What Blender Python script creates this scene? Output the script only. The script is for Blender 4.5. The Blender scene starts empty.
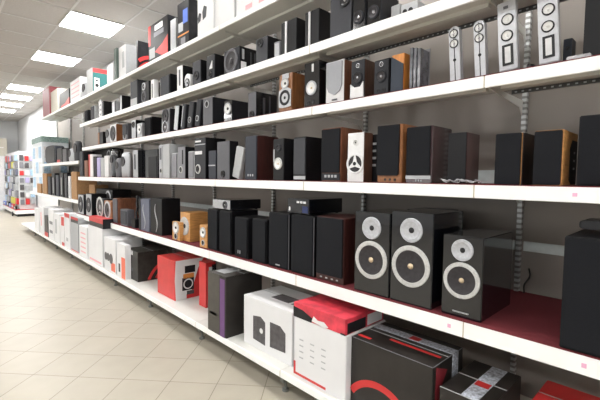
import bpy, math, random
from mathutils import Matrix, Vector
random.seed(7)
PI = math.pi
scene = bpy.context.scene
COL = scene.collection

# ------------------------------------------------------------------ camera
cam_data = bpy.data.cameras.new('camera')
cam_data.sensor_width = 36.0
cam_data.lens = 22.94
cam_data.clip_start = 0.02
cam = bpy.data.objects.new('camera', cam_data)
COL.objects.link(cam)
R_ = Vector((0.72465023, -0.68901223, 0.01200812))
F_ = Vector((0.68842988, 0.72304002, -0.05724889)).normalized()
U_ = R_.cross(F_).normalized()
R_ = F_.cross(U_).normalized()
cam.matrix_world = Matrix(((R_.x, U_.x, -F_.x, 0.0), (R_.y, U_.y, -F_.y, 0.0), (R_.z, U_.z, -F_.z, 1.28), (0, 0, 0, 1)))
scene.camera = cam

# ------------------------------------------------------------------ world, light, exposure
world = bpy.data.worlds.new('world')
scene.world = world
world.use_nodes = True
world.node_tree.nodes['Background'].inputs[0].default_value = (0.95, 0.97, 1.0, 1)
world.node_tree.nodes['Background'].inputs[1].default_value = 0.30
scene.view_settings.view_transform = 'Standard'
scene.view_settings.look = 'None'
scene.view_settings.gamma = 1.0
scene.view_settings.use_curve_mapping = False
scene.view_settings.exposure = 0.32
PANEL_WATTS = 13.0
PANEL_EMIT = 14.0
ADDED_WINDOW_WATTS = 3.0  # strength of the light added at the unseen left wall

# ------------------------------------------------------------------ materials
MATS = {}
def mat(name, col, rough=0.5, metal=0.0, noise=0.06, scale=30.0, bump=0.0, coat=0.0, emit=0.0, trans=0.0, spec=0.5, stretch=None):
    m = bpy.data.materials.new(name)
    m.use_nodes = True
    nt = m.node_tree
    b = nt.nodes['Principled BSDF']
    tc = nt.nodes.new('ShaderNodeTexCoord')
    mp = nt.nodes.new('ShaderNodeMapping')
    nt.links.new(tc.outputs['Object'], mp.inputs[0])
    if stretch: mp.inputs['Scale'].default_value = stretch
    nz = nt.nodes.new('ShaderNodeTexNoise')
    nz.inputs['Scale'].default_value = scale
    nz.inputs['Detail'].default_value = 4
    nt.links.new(mp.outputs[0], nz.inputs['Vector'])
    rp = nt.nodes.new('ShaderNodeValToRGB')
    rp.color_ramp.elements[0].position = 0.3
    rp.color_ramp.elements[1].position = 0.7
    lo = [max(0, c * (1 - noise)) for c in col]; hi = [min(1, c * (1 + noise)) for c in col]
    rp.color_ramp.elements[0].color = (*lo, 1); rp.color_ramp.elements[1].color = (*hi, 1)
    nt.links.new(nz.outputs[0], rp.inputs[0])
    nt.links.new(rp.outputs[0], b.inputs['Base Color'])
    b.inputs['Roughness'].default_value = rough
    b.inputs['Metallic'].default_value = metal
    b.inputs['Specular IOR Level'].default_value = spec
    b.inputs['Coat Weight'].default_value = coat
    b.inputs['Coat Roughness'].default_value = 0.05
    b.inputs['Transmission Weight'].default_value = trans
    if bump:
        bp = nt.nodes.new('ShaderNodeBump'); bp.inputs['Strength'].default_value = bump; bp.inputs['Distance'].default_value = 0.002
        nt.links.new(nz.outputs[0], bp.inputs['Height']); nt.links.new(bp.outputs[0], b.inputs['Normal'])
    if emit:
        b.inputs['Emission Color'].default_value = (1, 0.99, 0.97, 1); b.inputs['Emission Strength'].default_value = emit
    MATS[name] = m
    return m

def M(n): return MATS[n]
mat('black_matte', (0.006, 0.006, 0.0075), 0.45, scale=200, bump=.1, spec=0.25)
mat('black_wood', (0.005, 0.005, 0.006), 0.38, scale=40, stretch=(8, 8, 1), noise=.3, spec=0.25)
mat('gloss_black', (0.005, 0.0055, 0.008), 0.12, coat=.6)
mat('grille_black', (0.0065, 0.0073, 0.010), 0.85, scale=600, noise=.35, bump=.4, spec=0.25)
mat('grille_grey', (0.06, 0.062, 0.07), 0.8, scale=500, noise=.3, bump=.3, spec=0.25)
mat('grille_blue', (0.035, 0.045, 0.065), 0.7, scale=500, noise=.3, bump=.3)
mat('grille_silver', (0.34, 0.35, 0.38), 0.6, scale=400, noise=.15, bump=.2)
mat('grey_dark', (0.022, 0.023, 0.028), 0.5, scale=80, spec=0.25)
mat('grey_plastic', (0.085, 0.085, 0.097), 0.5, scale=80)
mat('grey_plastic_d', (0.04, 0.041, 0.048), 0.5, scale=80, spec=0.25)
mat('grey_light', (0.40, 0.41, 0.42), 0.5, scale=80)
mat('grey_light2', (0.20, 0.20, 0.22), 0.5, scale=120)
mat('grey_blue', (0.10, 0.11, 0.16), 0.4)
mat('grey_blue_dark', (0.03, 0.034, 0.046), 0.45, spec=0.25)
mat('lavender', (0.42, 0.38, 0.62), 0.5)
mat('silver', (0.42, 0.43, 0.45), 0.35, metal=.35, scale=60)
mat('silver_bright', (0.52, 0.53, 0.56), 0.35, metal=.15, scale=60)
mat('white_plastic', (0.70, 0.70, 0.71), 0.4)
mat('ring_white', (0.46, 0.47, 0.50), 0.35, scale=90, noise=.12)
mat('ring_silver', (0.50, 0.50, 0.49), 0.35, scale=90, noise=.12)
mat('cone_dark', (0.035, 0.032, 0.035), 0.45, scale=60, noise=.25, spec=0.25)
mat('cone_white', (0.75, 0.75, 0.74), 0.45)
mat('cap_dark', (0.02, 0.02, 0.022), 0.35, spec=0.25)
mat('cap_gold', (0.62, 0.50, 0.34), 0.3, metal=.6)
mat('cap_silver', (0.6, 0.6, 0.63), 0.25, metal=.7)
mat('wood_light', (0.52, 0.26, 0.085), 0.42, scale=14, noise=.22, stretch=(1, 1, 6))
mat('wood_mid', (0.27, 0.11, 0.040), 0.4, scale=14, noise=.25, stretch=(6, 6, 1))
mat('wood_orange', (0.62, 0.24, 0.05), 0.4, scale=14, noise=.2, stretch=(6, 6, 1))
mat('wood_dark', (0.09, 0.045, 0.030), 0.4, scale=16, noise=.3, stretch=(6, 6, 1))
mat('wood_red', (0.045, 0.013, 0.011), 0.4, scale=16, noise=.3, stretch=(6, 6, 1))
mat('wood_red2', (0.19, 0.075, 0.040), 0.4, scale=16, noise=.3, stretch=(6, 6, 1))
mat('wood_gloss', (0.06, 0.033, 0.035), 0.14, scale=16, noise=.3, stretch=(6, 6, 1), coat=.5)
mat('white_paper', (0.70, 0.70, 0.71), 0.5, scale=6, noise=.035)
mat('beige', (0.50, 0.47, 0.40), 0.6)
mat('cardboard', (0.36, 0.20, 0.09), 0.8, scale=40, noise=.12)
mat('carton_dark', (0.014, 0.014, 0.016), 0.35, scale=20, noise=.4, spec=0.25)
mat('carton_dark2', (0.03, 0.028, 0.025), 0.4, scale=20, noise=.3, spec=0.25)
mat('carton_black', (0.024, 0.021, 0.019), 0.35, scale=8, noise=.2, coat=.15, spec=0.25)
mat('print_grey', (0.07, 0.065, 0.07), 0.45, scale=30, noise=.35)
mat('red_print', (0.55, 0.03, 0.03), 0.4, scale=10, noise=.1)
mat('red_dirty', (0.60, 0.045, 0.07), 0.45, scale=14, noise=.35)
mat('red_dark', (0.22, 0.02, 0.03), 0.5)
mat('orange_red', (0.75, 0.16, 0.09), 0.5)
mat('orange_print', (0.70, 0.27, 0.06), 0.5)
mat('pink_print', (0.75, 0.35, 0.38), 0.5)
mat('price_pink', (0.78, 0.42, 0.58), 0.5)
mat('purple_print', (0.13, 0.05, 0.18), 0.4)
mat('brown_print', (0.05, 0.045, 0.038), 0.35, scale=12, noise=.25)
mat('blue_print', (0.08, 0.16, 0.55), 0.4)
mat('blue_light', (0.01, 0.02, 0.09), 0.3)
mat('teal_print', (0.015, 0.11, 0.11), 0.45)
mat('green_dark', (0.06, 0.09, 0.075), 0.4)
mat('yellow_print', (0.62, 0.60, 0.08), 0.5)
mat('clear', (0.75, 0.77, 0.82), 0.12, trans=.55, noise=.3, scale=60)
mat('smoke', (0.30, 0.31, 0.35), 0.15, trans=.55, noise=.35, scale=25)
mat('tape', (0.45, 0.48, 0.54), 0.3, scale=90, noise=.55)
mat('shelf_white', (0.66, 0.655, 0.62), 0.4, scale=8, noise=.03)
mat('rail_white', (0.88, 0.88, 0.87), 0.35, scale=8, noise=.03)
mat('rail_joint', (0.45, 0.38, 0.26), 0.5)
mat('back_taupe', (0.29, 0.26, 0.235), 0.5, scale=5, noise=.04)
mat('metal_grey', (0.33, 0.34, 0.34), 0.35, metal=.5)
mat('foot_metal', (0.22, 0.23, 0.22), 0.4, metal=.6)
mat('rail_back', (0.62, 0.68, 0.68), 0.35)
mat('cloth_red', (0.13, 0.012, 0.018), 0.95, scale=250, noise=.3, bump=.5)
mat('wall_white', (0.62, 0.63, 0.64), 0.8, scale=3, noise=.02)
mat('case_white', (0.78, 0.83, 0.88), 0.35)
mat('case_blue', (0.38, 0.55, 0.72), 0.4, scale=30, noise=.3)
mat('glass_green', (0.30, 0.42, 0.40), 0.2, scale=40, noise=.3)
mat('daylight', (0.8, 0.85, 0.9), 0.5, emit=1.0)  # glowing panes of the windows added out of view
mat('lamp', (0.9, 0.9, 0.9), 0.5, emit=PANEL_EMIT)
mat('grid_white', (0.60, 0.59, 0.58), 0.5)

def slotted(name, base, dot, axis, pitch, duty):
    # a metal strip with evenly punched slots, painted bright for the lit wall behind
    m = mat(name, base, 0.35, metal=.4); nt = m.node_tree; b = nt.nodes['Principled BSDF']
    tc = nt.nodes.new('ShaderNodeTexCoord'); sp = nt.nodes.new('ShaderNodeSeparateXYZ')
    nt.links.new(tc.outputs['Object'], sp.inputs[0])
    def fr(out, pitch_):
        d = nt.nodes.new('ShaderNodeMath'); d.operation = 'MULTIPLY'; d.inputs[1].default_value = 1 / pitch_
        nt.links.new(out, d.inputs[0]); f = nt.nodes.new('ShaderNodeMath'); f.operation = 'FRACT'
        nt.links.new(d.outputs[0], f.inputs[0]); l = nt.nodes.new('ShaderNodeMath'); l.operation = 'LESS_THAN'
        l.inputs[1].default_value = duty; nt.links.new(f.outputs[0], l.inputs[0]); return l.outputs[0]
    mask = fr(sp.outputs[axis], pitch)
    if axis == 1:
        sh = nt.nodes.new('ShaderNodeMath'); sh.operation = 'SUBTRACT'; sh.inputs[1].default_value = 1.709 - .0405 + .005
        nt.links.new(sp.outputs[2], sh.inputs[0]); ml = nt.nodes.new('ShaderNodeMath'); ml.operation = 'MULTIPLY'
        nt.links.new(mask, ml.inputs[0]); nt.links.new(fr(sh.outputs[0], .0178), ml.inputs[1]); mask = ml.outputs[0]
    mx = nt.nodes.new('ShaderNodeMix'); mx.data_type = 'RGBA'
    nt.links.new(mask, mx.inputs['Factor'])
    mx.inputs['A'].default_value = (*base, 1); mx.inputs['B'].default_value = (*dot, 1)
    nt.links.new(mx.outputs['Result'], b.inputs['Base Color'])
    return m
slotted('upright_metal', (0.26, 0.26, 0.25), (0.58, 0.6, 0.6), 2, 0.028, 0.55)
slotted('perforated_metal', (0.10, 0.105, 0.11), (0.55, 0.6, 0.65), 1, 0.028, 0.35)

def floor_material():
    m = mat('floor_tiles', (0.60, 0.57, 0.49), 0.22); nt = m.node_tree; b = nt.nodes['Principled BSDF']
    tc = nt.nodes.new('ShaderNodeTexCoord'); mp = nt.nodes.new('ShaderNodeMapping')
    mp.vector_type = 'POINT'
    mp.inputs['Rotation'].default_value = (0, 0, math.radians(47.6))
    mp.inputs['Location'].default_value = (TILE_U, TILE_V, 0)
    nt.links.new(tc.outputs['Object'], mp.inputs[0])
    br = nt.nodes.new('ShaderNodeTexBrick')
    br.offset = 0; br.squash = 1
    br.inputs['Scale'].default_value = 1.0
    br.inputs['Brick Width'].default_value = 0.30
    br.inputs['Row Height'].default_value = 0.30
    br.inputs['Mortar Size'].default_value = 0.0026
    br.inputs['Mortar Smooth'].default_value = 0.3
    br.inputs['Bias'].default_value = 0
    br.inputs['Color1'].default_value = (0.42, 0.385, 0.315, 1)
    br.inputs['Color2'].default_value = (0.40, 0.365, 0.30, 1)
    br.inputs['Mortar'].default_value = (0.20, 0.175, 0.13, 1)
    nt.links.new(mp.outputs[0], br.inputs['Vector'])
    nz = nt.nodes.new('ShaderNodeTexNoise'); nz.inputs['Scale'].default_value = 6; nz.inputs['Detail'].default_value = 6
    nt.links.new(tc.outputs['Object'], nz.inputs['Vector'])
    mx = nt.nodes.new('ShaderNodeMix'); mx.data_type = 'RGBA'; mx.blend_type = 'MULTIPLY'
    mx.inputs['Factor'].default_value = 0.18
    nt.links.new(br.outputs['Color'], mx.inputs['A']); nt.links.new(nz.outputs[0], mx.inputs['B'])
    nt.links.new(mx.outputs['Result'], b.inputs['Base Color'])
    bp = nt.nodes.new('ShaderNodeBump'); bp.inputs['Strength'].default_value = .3; bp.inputs['Distance'].default_value = .002
    inv = nt.nodes.new('ShaderNodeMath'); inv.operation = 'SUBTRACT'; inv.inputs[0].default_value = 1
    nt.links.new(br.outputs['Fac'], inv.inputs[1]); nt.links.new(inv.outputs[0], bp.inputs['Height'])
    nt.links.new(bp.outputs[0], b.inputs['Normal'])
    b.inputs['Roughness'].default_value = 0.38
    b.inputs['Specular IOR Level'].default_value = 0.3
    return m
TILE_U, TILE_V = 0.06, 0.14
floor_material()
mat('ceiling_tile', (0.50, 0.475, 0.455), 0.9, scale=60, noise=.06, bump=.1)

# ------------------------------------------------------------------ mesh helpers
class MB:
    def __init__(s): s.v = []; s.f = []; s.sm = []
    def box(s, x0, x1, y0, y1, z0, z1):
        n = len(s.v)
        s.v += [(x0, y0, z0), (x1, y0, z0), (x1, y1, z0), (x0, y1, z0), (x0, y0, z1), (x1, y0, z1), (x1, y1, z1), (x0, y1, z1)]
        s.f += [tuple(n + i for i in q) for q in ((3, 2, 1, 0), (4, 5, 6, 7), (0, 1, 5, 4), (1, 2, 6, 5), (2, 3, 7, 6), (3, 0, 4, 7))]
        return s
    def prism(s, pts, vec):
        # closed prism: polygon pts (3D) extruded by vec
        n = len(s.v); k = len(pts)
        s.v += [tuple(p) for p in pts] + [tuple(Vector(p) + Vector(vec)) for p in pts]
        s.f.append(tuple(n + i for i in range(k))[::-1]); s.f.append(tuple(n + k + i for i in range(k)))
        for i in range(k):
            j = (i + 1) % k; s.f.append((n + i, n + j, n + k + j, n + k + i))
        return s
    def lathe(s, c, e1, e2, ax, prof, seg=28):
        # prof = [(r, t)], surface of revolution about ax through c
        c, e1, e2, ax = Vector(c), Vector(e1), Vector(e2), Vector(ax); n = len(s.v); k = len(prof)
        for i in range(seg):
            a_ = 2 * PI * i / seg; d = e1 * math.cos(a_) + e2 * math.sin(a_)
            for r, t in prof: s.v.append(tuple(c + d * r + ax * t))
        for i in range(seg):
            j = (i + 1) % seg
            for q in range(k - 1):
                s.f.append((n + i * k + q, n + j * k + q, n + j * k + q + 1, n + i * k + q + 1))
        s.f.append(tuple(n + i * k for i in range(seg))[::-1])
        s.f.append(tuple(n + i * k + k - 1 for i in range(seg)))
        return s
    def build(s, name, material, parent=None, smooth=False, bevel=0.0):
        me = bpy.data.meshes.new(name); me.from_pydata(s.v, [], s.f); me.update()
        o = bpy.data.objects.new(name, me); COL.objects.link(o)
        me.materials.append(M(material) if isinstance(material, str) else material)
        import bmesh
        bm = bmesh.new(); bm.from_mesh(me); bmesh.ops.recalc_face_normals(bm, faces=bm.faces)
        if bevel:
            bmesh.ops.bevel(bm, geom=[e for e in bm.edges], offset=bevel, segments=2, affect='EDGES', clamp_overlap=True)
        bm.to_mesh(me); bm.free()
        if smooth:
            for p in me.polygons: p.use_smooth = True
            me.set_sharp_from_angle(angle=math.radians(35))
        if parent is not None: o.parent = parent
        return o

def tag(o, label, cat, group=None, kind=None):
    if label: o['label'] = label
    if cat: o['category'] = cat
    if group: o['group'] = group
    if kind: o['kind'] = kind
    return o
def thing(name, label, cat, loc, rz=0.0, group=None):
    o = bpy.data.objects.new(name, None); COL.objects.link(o)
    o.empty_display_size = .05
    o.location = loc; o.rotation_euler = (0, 0, rz)
    return tag(o, label, cat, group)
def struct(name, mb, material):
    o = mb.build(name, material); o['kind'] = 'structure'; return o

# ------------------------------------------------------------------ room
Z_CEIL = 3.28
struct('floor', MB().box(-6, 2.4, -5, 18, -.1, 0), 'floor_tiles')
struct('ceiling', MB().box(-6, 2.4, -5, 18, Z_CEIL, Z_CEIL + .1), 'ceiling_tile')
struct('wall_right', MB().box(2.3, 2.4, -5, 18, 0, Z_CEIL), 'wall_white')
struct('wall_left', MB().box(-6.1, -6, -5, 18, 0, Z_CEIL), 'wall_white')
struct('wall_back', MB().box(-6.1, 2.4, -5.1, -5, 0, Z_CEIL), 'wall_white')
struct('wall_far', MB().box(-6.1, 2.4, 18, 18.1, 0, Z_CEIL), 'wall_white')
g = MB()
for i in range(-11, 2):
    x = 1.25 + i * .62
    if -6 < x < 2.3: g.box(x - .012, x + .012, -5, 18, Z_CEIL - .006, Z_CEIL)
for j in range(-15, 19):
    y = 5.38 + j * .69
    if -5 < y < 18: g.box(-6, 2.3, y - .012, y + .012, Z_CEIL - .005, Z_CEIL)
struct('trim_1', g, 'grid_white')

# windows added on the unseen left wall for faint side light
for i, wy in enumerate((-2.6, 1.4, 5.4, 9.4, 13.4)):
    f = MB(); y0, y1, z0, z1 = wy - 1.4, wy + 1.4, .9, 2.7
    f.box(-6, -5.95, y0, y1, z0, z0 + .06).box(-6, -5.95, y0, y1, z1 - .06, z1).box(-6, -5.95, y0, y0 + .06, z0 + .06, z1 - .06).box(-6, -5.95, y1 - .06, y1, z0 + .06, z1 - .06).box(-6, -5.95, wy - .03, wy + .03, z0 + .06, z1 - .06)
    w_ = struct('window_%d' % (i + 1), f, 'grid_white')
    gl = MB().box(-5.998, -5.99, y0 + .06, y1 - .06, z0 + .06, z1 - .06).build('window_pane', 'daylight', w_)
    ld = bpy.data.lights.new('window_daylight', 'AREA'); ld.shape = 'RECTANGLE'; ld.size = 1.7; ld.size_y = 2.6
    ld.energy = ADDED_WINDOW_WATTS; ld.color = (0.93, 0.96, 1.0)
    lo = bpy.data.objects.new('window_daylight', ld); COL.objects.link(lo); lo.parent = w_; lo.location = (-5.94, wy, 1.8); lo.rotation_euler = (0, -PI / 2, 0)

# ceiling lamps
NAMES_X = {1.56: 'above shelving', -.92: 'over aisle', -3.4: 'beside left wall'}
NAMES_Y = ['nearest the back wall', 'behind the viewer', 'over the nearest bay', 'first ahead', 'fifth from the back wall', 'sixth from the back wall', 'seventh from the back wall', 'third from the far wall', 'second from the far wall', 'closest to the far wall']
LAMP_Y = [-2.55, -.5, 1.55, 3.62, 5.69, 7.75, 10.9, 12.3, 13.7, 15.1]
for lx, nx in NAMES_X.items():
    for k, ly in enumerate(LAMP_Y):
        t = thing('ceiling_lamp', 'ceiling panel light ' + nx + ', ' + NAMES_Y[k], 'ceiling light', (lx, ly, Z_CEIL), 0, 'square ceiling light panels')
        MB().box(-.31, .31, -.31, .31, -.012, -.004).build('diffuser', 'lamp', t)
        f = MB()
        f.box(-.325, -.31, -.325, .325, -.016, -.004).box(.31, .325, -.325, .325, -.016, -.004)
        f.box(-.31, .31, -.325, -.31, -.016, -.004).box(-.31, .31, .31, .325, -.016, -.004)
        f.build('frame', 'grid_white', t)
        ld = bpy.data.lights.new('lamp_light', 'AREA'); ld.shape = 'SQUARE'; ld.size = .58
        ld.energy = PANEL_WATTS * (1.3 if ly > 10 else 1.0); ld.color = (1.0, 0.995, 0.985)
        lo = bpy.data.objects.new('lamp_light', ld); COL.objects.link(lo); lo.parent = t; lo.location = (0, 0, -.02)

# ------------------------------------------------------------------ shelving: one unit per bay
D_ = {'A': 1.417, 'B': 1.536, 'C': 1.59, 'D': 1.652, 'E': 1.626, 'F': 1.626, 'G1': 1.60, 'G2': 1.60}
# level: top z, front x, back x, rail height
LV = {'A': (.16, 1.417, 2.19, .04), 'B': (.702, 1.536, 2.19, .064), 'C': (1.259, 1.59, 2.19, .052), 'D': (1.709, 1.652, 1.895, .048),
      'E': (2.065, 1.626, 1.905, .048), 'F': (2.453, 1.626, 2.0, .034), 'G1': (1.507, 1.60, 2.19, .05), 'G2': (.887, 1.60, 2.19, .05)}
X_WALL = 2.20
J0 = .642
PERF = {-1: 'DE', 0: 'E', 1: 'E'}
def bay(y0, y1, levels, label, last=False):
    t = thing('shelving_bay', label, 'shelving', (1.9, (y0 + y1) / 2, 0), 0, 'white shelving bays')
    ox, oy = 1.9, (y0 + y1) / 2
    def B(mb): 
        mb.v = [(x - ox, y - oy, z) for x, y, z in mb.v]; return mb
    B(MB().box(X_WALL, X_WALL + .02, y0 + .002, y1 - .002, .12, 2.62)).build('back_panel', 'back_taupe', t)
    for yy in ([y0] + ([y1] if last else [])):
        B(MB().box(X_WALL - .03, X_WALL - .001, yy - .011, yy + .011, 0.0, 2.62)).build('upright', 'upright_metal', t, bevel=.002)
    for lv in levels:
        z, xf, xb, rh = LV[lv]
        s_ = B(MB().box(xf + .012, xb, y0 + .0015, y1 - .0015, z - .022, z)).build('shelf', 'shelf_white', t)
        r = MB().box(xf, xf + .0118, y0 + .002, y1 - .002, z - rh, z + .0015)
        B(r).build('price_rail', 'rail_white', s_, bevel=.002)
        B(MB().box(xf + .0015, xf + .010, y0 - .0018, y0 + .0018, z - rh, z)).build('rail_joint', 'rail_joint', s_)
        st = MB()
        xm = xf + (xb - xf) * .42
        if lv in ('D', 'E', 'F', 'C', 'G1', 'G2', 'B'):
            st.box(xm, xm + .035, y0 + .03, y1 - .03, z - .040, z - .0222)
            B(st).build('stiffener', 'shelf_white', s_)
        if lv in PERF.get(round(y0 - J0) , ''):
            B(MB().box(xb - .004, xb + .006, y0 + .03, y1 - .03, z - .0405, z - .0227)).build('perforated_rail', 'perforated_metal', s_)
        if lv != 'A':
            for yy in (y0 + .006,):
                pr = MB().prism([(xf + .06, yy, z - .0225), (X_WALL - .031, yy, z - .0225), (X_WALL - .031, yy, z - .10), (X_WALL - .07, yy, z - .062), (xf + .25, yy, z - .046), (xf + .06, yy, z - .036)], (0, .004, 0))
                B(pr).build('bracket', 'shelf_white', t)
    if 'A' in levels:
        for yy in (y0 + .03,):
            ft = MB().box(1.46, X_WALL - .04, yy - .015, yy + .015, .06, .1375)
            ft.lathe((1.49, yy, 0), (1, 0, 0), (0, 1, 0), (0, 0, 1), [(.022, 0), (.022, .012), (.009, .016), (.009, .06)], 14)
            B(ft).build('foot', 'foot_metal', t)
    if 'B' in levels or 'G2' in levels:
        B(MB().box(X_WALL - .008, X_WALL - .001, y0 + .02, y1 - .02, .918, .968)).build('wall_rail', 'rail_back', t)
    return t
near = ['nearest bay of the long white shelving, at the right edge', 'second bay from the right, with the white-ringed speakers', 'third bay from the right, with the flat red carton at floor level', 'fourth bay from the right, with light wood speakers', 'fifth bay from the right, with the black swirl-fronted speaker', 'sixth bay from the right, with brown wooden box subwoofer', 'last bay before the shelf heights change']
for i, l in enumerate(near):
    bay(J0 - 1 + i, J0 + i, ['A', 'B', 'C', 'D', 'E', 'F'], l)
far = ['first bay beyond the height change, nearest of the low-stocked ones', 'middle bay beyond the height change, with slim black speakers', 'bay holding the dark television at the far end']
for i, l in enumerate(far):
    bay(J0 + 6 + i, J0 + 7 + i, ['A', 'G2', 'G1', 'F'], l)
bay(J0 + 9, J0 + 10.3, ['A', 'G2'], 'lower bay holding the white-blue display case at the very end', last=True)
o = MB().box(2.17, 2.19, .66, 1.6, 1.262, 1.335).build('wall_rail', 'rail_back'); tag(o, 'short pale rail lying against the wall behind the purple-brown speaker', 'rail')

# red cloths on the shelves
def cloth(lv, y0, y1, label, dx=.0005, xb=None):
    z, xf, xb_, rh = LV[lv]
    o = MB().box(xf + dx, (xb or xb_) - .005, y0, y1, z + .0017, z + .0046).build('shelf_cloth', 'cloth_red')
    tag(o, label, 'cloth', 'red shelf cloths')
cloth('B', J0 - 1, J0 + 1, 'dark red felt cloth under the white-ringed speakers')
cloth('B', J0 + 1.002, J0 + 6, 'long dark red felt cloth running from the receiver to the silver oval speakers')
cloth('C', J0 - 1, J0 + 6, 'dark red felt cloth on the eye-level shelf')
cloth('D', J0 - 1, J0 + 6, 'dark red felt cloth on the shelf of the silver panel speakers')
def price(lv, y, label):
    z, xf, xb, rh = LV[lv]
    o = MB().box(xf - .0015, xf - .0001, y - .007, y + .007, z - rh * .60, z - rh * .36).build('price_tag', 'price_pink'); tag(o, label, 'price tag', 'pink price tags')
price('B', .24, 'pink price tag on the rail under the large black speaker at the right edge')
price('B', .70, 'pink price tag on the rail left of the joint under the shorter white-ringed speaker')
price('C', .30, 'pink price tag on the rail below the light wood grille speaker')

# ------------------------------------------------------------------ things on the shelves
def fp(face, w, d, h, u, v, off):
    if face == 'F': return Vector((-w / 2 + u * w, -off, v * h))
    if face == 'R': return Vector((w / 2 + off, u * d, v * h))
    return Vector((-w / 2 + u * w, v * d, h + off))
FN = {'F': Vector((0, -1, 0)), 'R': Vector((1, 0, 0)), 'T': Vector((0, 0, 1))}
FU = {'F': Vector((1, 0, 0)), 'R': Vector((0, 1, 0)), 'T': Vector((1, 0, 0))}
FV = {'F': Vector((0, 0, 1)), 'R': Vector((0, 0, 1)), 'T': Vector((0, 1, 0))}
def plate(root, dims, face, pts, t, material, name, bevel=0.0, off=0.0):
    P = [fp(face, *dims, u, v, off) for u, v in pts]
    return MB().prism(P, FN[face] * t).build(name, material, root, bevel=bevel)
def rect(a_, b_, c_, d_): return [(a_, b_), (c_, b_), (c_, d_), (a_, d_)]
def driver(root, dims, face, u, v, r, ring, cone, cap, name, off=0.0):
    c = fp(face, *dims, u, v, off); seg = 40 if r > .03 else 20
    t = min(.008, r * .22)
    e1, e2, n = FU[face], FV[face], FN[face]
    o = MB().lathe(c, e1, e2, n, [(r * .80, 0), (r * .80, t * .55), (r * .74, t * .9), (r * .66, t * .55), (r * .30, t * .12), (.0005, t * .12)], seg).build(name, cone, root, smooth=True)
    MB().lathe(c, e1, e2, n, [(r, 0), (r, t * .7), (r * .97, t), (r * .79, t), (r * .76, t * .4), (r * .76, 0)], seg).build('trim_ring', ring, o, smooth=True)
    q = .6 if cap == 'cap_gold' else 1.0
    MB().lathe(c, e1, e2, n, [(r * .24 * q, t * .1), (r * .24 * q, t * .3), (r * .17 * q, t * .8), (r * .09 * q, t * 1.05), (.0004, t * 1.12)], seg).build('dust_cap', cap, o, smooth=True)
    return o
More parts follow.
